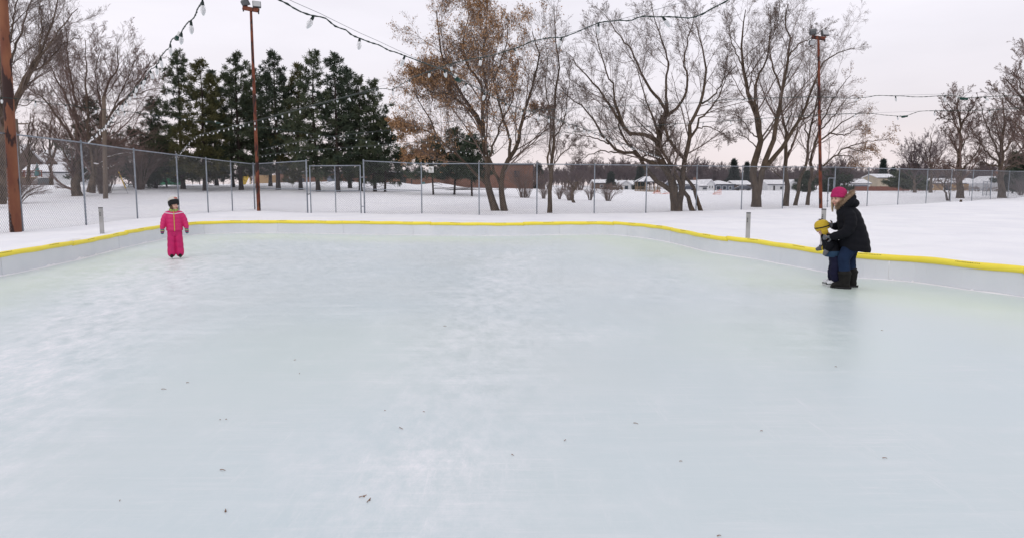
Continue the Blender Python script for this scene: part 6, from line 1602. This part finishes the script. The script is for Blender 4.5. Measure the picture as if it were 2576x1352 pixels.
limb(mb, [(-.03, -.115, .77), (.005, -.16, .69), (-.03, -.152, .61)], [.062, .060, .048], puff=.006, freq=6, n=22); limb(mb, [(-.03, .115, .77), (-.01, .155, .68), (-.10, .125, .61)], [.062, .060, .048], puff=.006, freq=6, n=22)
cloth(mb, 'jacket', M['coat'], kid, .0085, 3)
mb = MB(); loft(mb, [(.05, 0, .475, .125, .145), (.05, 0, .52, .140, .158), (.045, 0, .57, .140, .155), (.04, 0, .61, .125, .14)], 22); cloth(mb, 'jacket_hem', M['bluefab'], kid, .0085, 2)
mb = MB()
for s_, fx, kx in ((-1, .118, .095), (1, .06, .065)): limb(mb, [(.06, s_ * .058, .53), (kx + .01, s_ * .062, .36), (kx - .01, s_ * .066, .24), (fx, s_ * .066, .125)], [.088, .082, .076, .074], puff=.006, freq=6, n=22)
cloth(mb, 'snow_pants', M['navy'], kid, .0085, 3)
for s_, fx in ((-1, .105), (1, .045)):
    y = s_ * .066; mb = MB(); limb(mb, [(fx + .01, y, .135), (fx + .012, y, .085)], [.045, .044], n=8); limb(mb, [(fx + .03, y, .078), (fx - .05, y, .074), (fx - .10, y, .066)], [.040, .037, .030], n=8)
    sk = cloth(mb, 'skate', M['skatewhite'], kid, .006, 2)
    b2 = MB().box((fx - .035, y, .020), (.20, .004, .034)); [b2.box((fx + q, y, .042), (.05, .026, .022)) for q in (.02, -.075)]; b2.build('blade', M['steel'], sk)
    MB().box((fx - .035, y, .043), (.205, .052, .012)).build('sole', M['sole'], sk, bevel=.004)
    lc = MB(); [lc.tube([(fx - .015 - .018 * i, y - .030, .118 - .010 * i), (fx - .022 - .018 * i, y, .124 - .009 * i), (fx - .015 - .018 * i, y + .030, .118 - .010 * i)], .004, 6) for i in range(4)]; lc.build('laces', M['blackfab'], sk)
for (w_, d_) in (((-.038, -.15, .60), (-.4, .1, -1)), ((-.108, .122, .602), (-1, -.2, -.4))):
    mb = MB(); w_ = np.array(w_); d_ = unit(np.array(d_)); limb(mb, [w_, w_ + d_ * .04, w_ + d_ * .085], [.034, .040, .030], n=8); limb(mb, [w_ + d_ * .02 + [0, 0, .03], w_ + d_ * .05 + [0, 0, .05]], [.016, .013], n=6)
    cloth(mb, 'mitten', M['glove'], kid, .006, 2)
Ry = facing(-1.25, .28)
def Ty(p): return tuple(Ry @ Vector(p) + Vector((-.128, -.01, .945)))
mb = MB(); mb.lathe([(.098, -.045), (.104, -.02), (.1065, .015), (.102, .05), (.087, .08), (.062, .100), (.030, .111), (.003, .114)], k=24); 
for s_ in (-1, 1): mb.ball((s_ * .086, .0, -.072), (.022, .052, .055), 10, 8)
mb.v = [Ty((x * .96, y * 1.05, z)) for x, y, z in mb.v]; hy = cloth(mb, 'hat', M['hatyellow'], kid, .006, 2)
mb = MB(); mb.lathe([(.1035, -.008), (.1095, -.006), (.1095, .010), (.1035, .012)], k=28, cap=False); mb.v = [Ty((x * .96, y * 1.05, z)) for x, y, z in mb.v]; mb.build('hat_stripe', M['blackfab'], hy, True)
mb = MB()
for k in range(4): a_ = k * 1.6; limb(mb, [Ty((.01 * math.cos(a_), .01 * math.sin(a_), .108)), Ty((.018 * math.cos(a_), .018 * math.sin(a_), .125)), Ty((.034 * math.cos(a_), .034 * math.sin(a_), .130))], [.005, .0045, .003], k=6, n=6)
mb.build('tuft', M['blackfab'], hy, True)
for s_ in (-1, 1):
    p = np.array(Ty((s_ * .086, .0, -.118))); mb = MB(); n_ = 12
    C = spline([p + [0, 0, .01], p + [.004, -.01, -.08], p + [.012, -.012, -.16], p + [.016, -.012, -.20]], n_); mb.tube(C, .0085, 8); mb.tube([C[-1], C[-1] - [-.002, 0, .022], C[-1] - [-.004, 0, .055]], [.010, .019, .021], 10)
    mb.build('hat_cord', M['hatyellow'], hy, True)
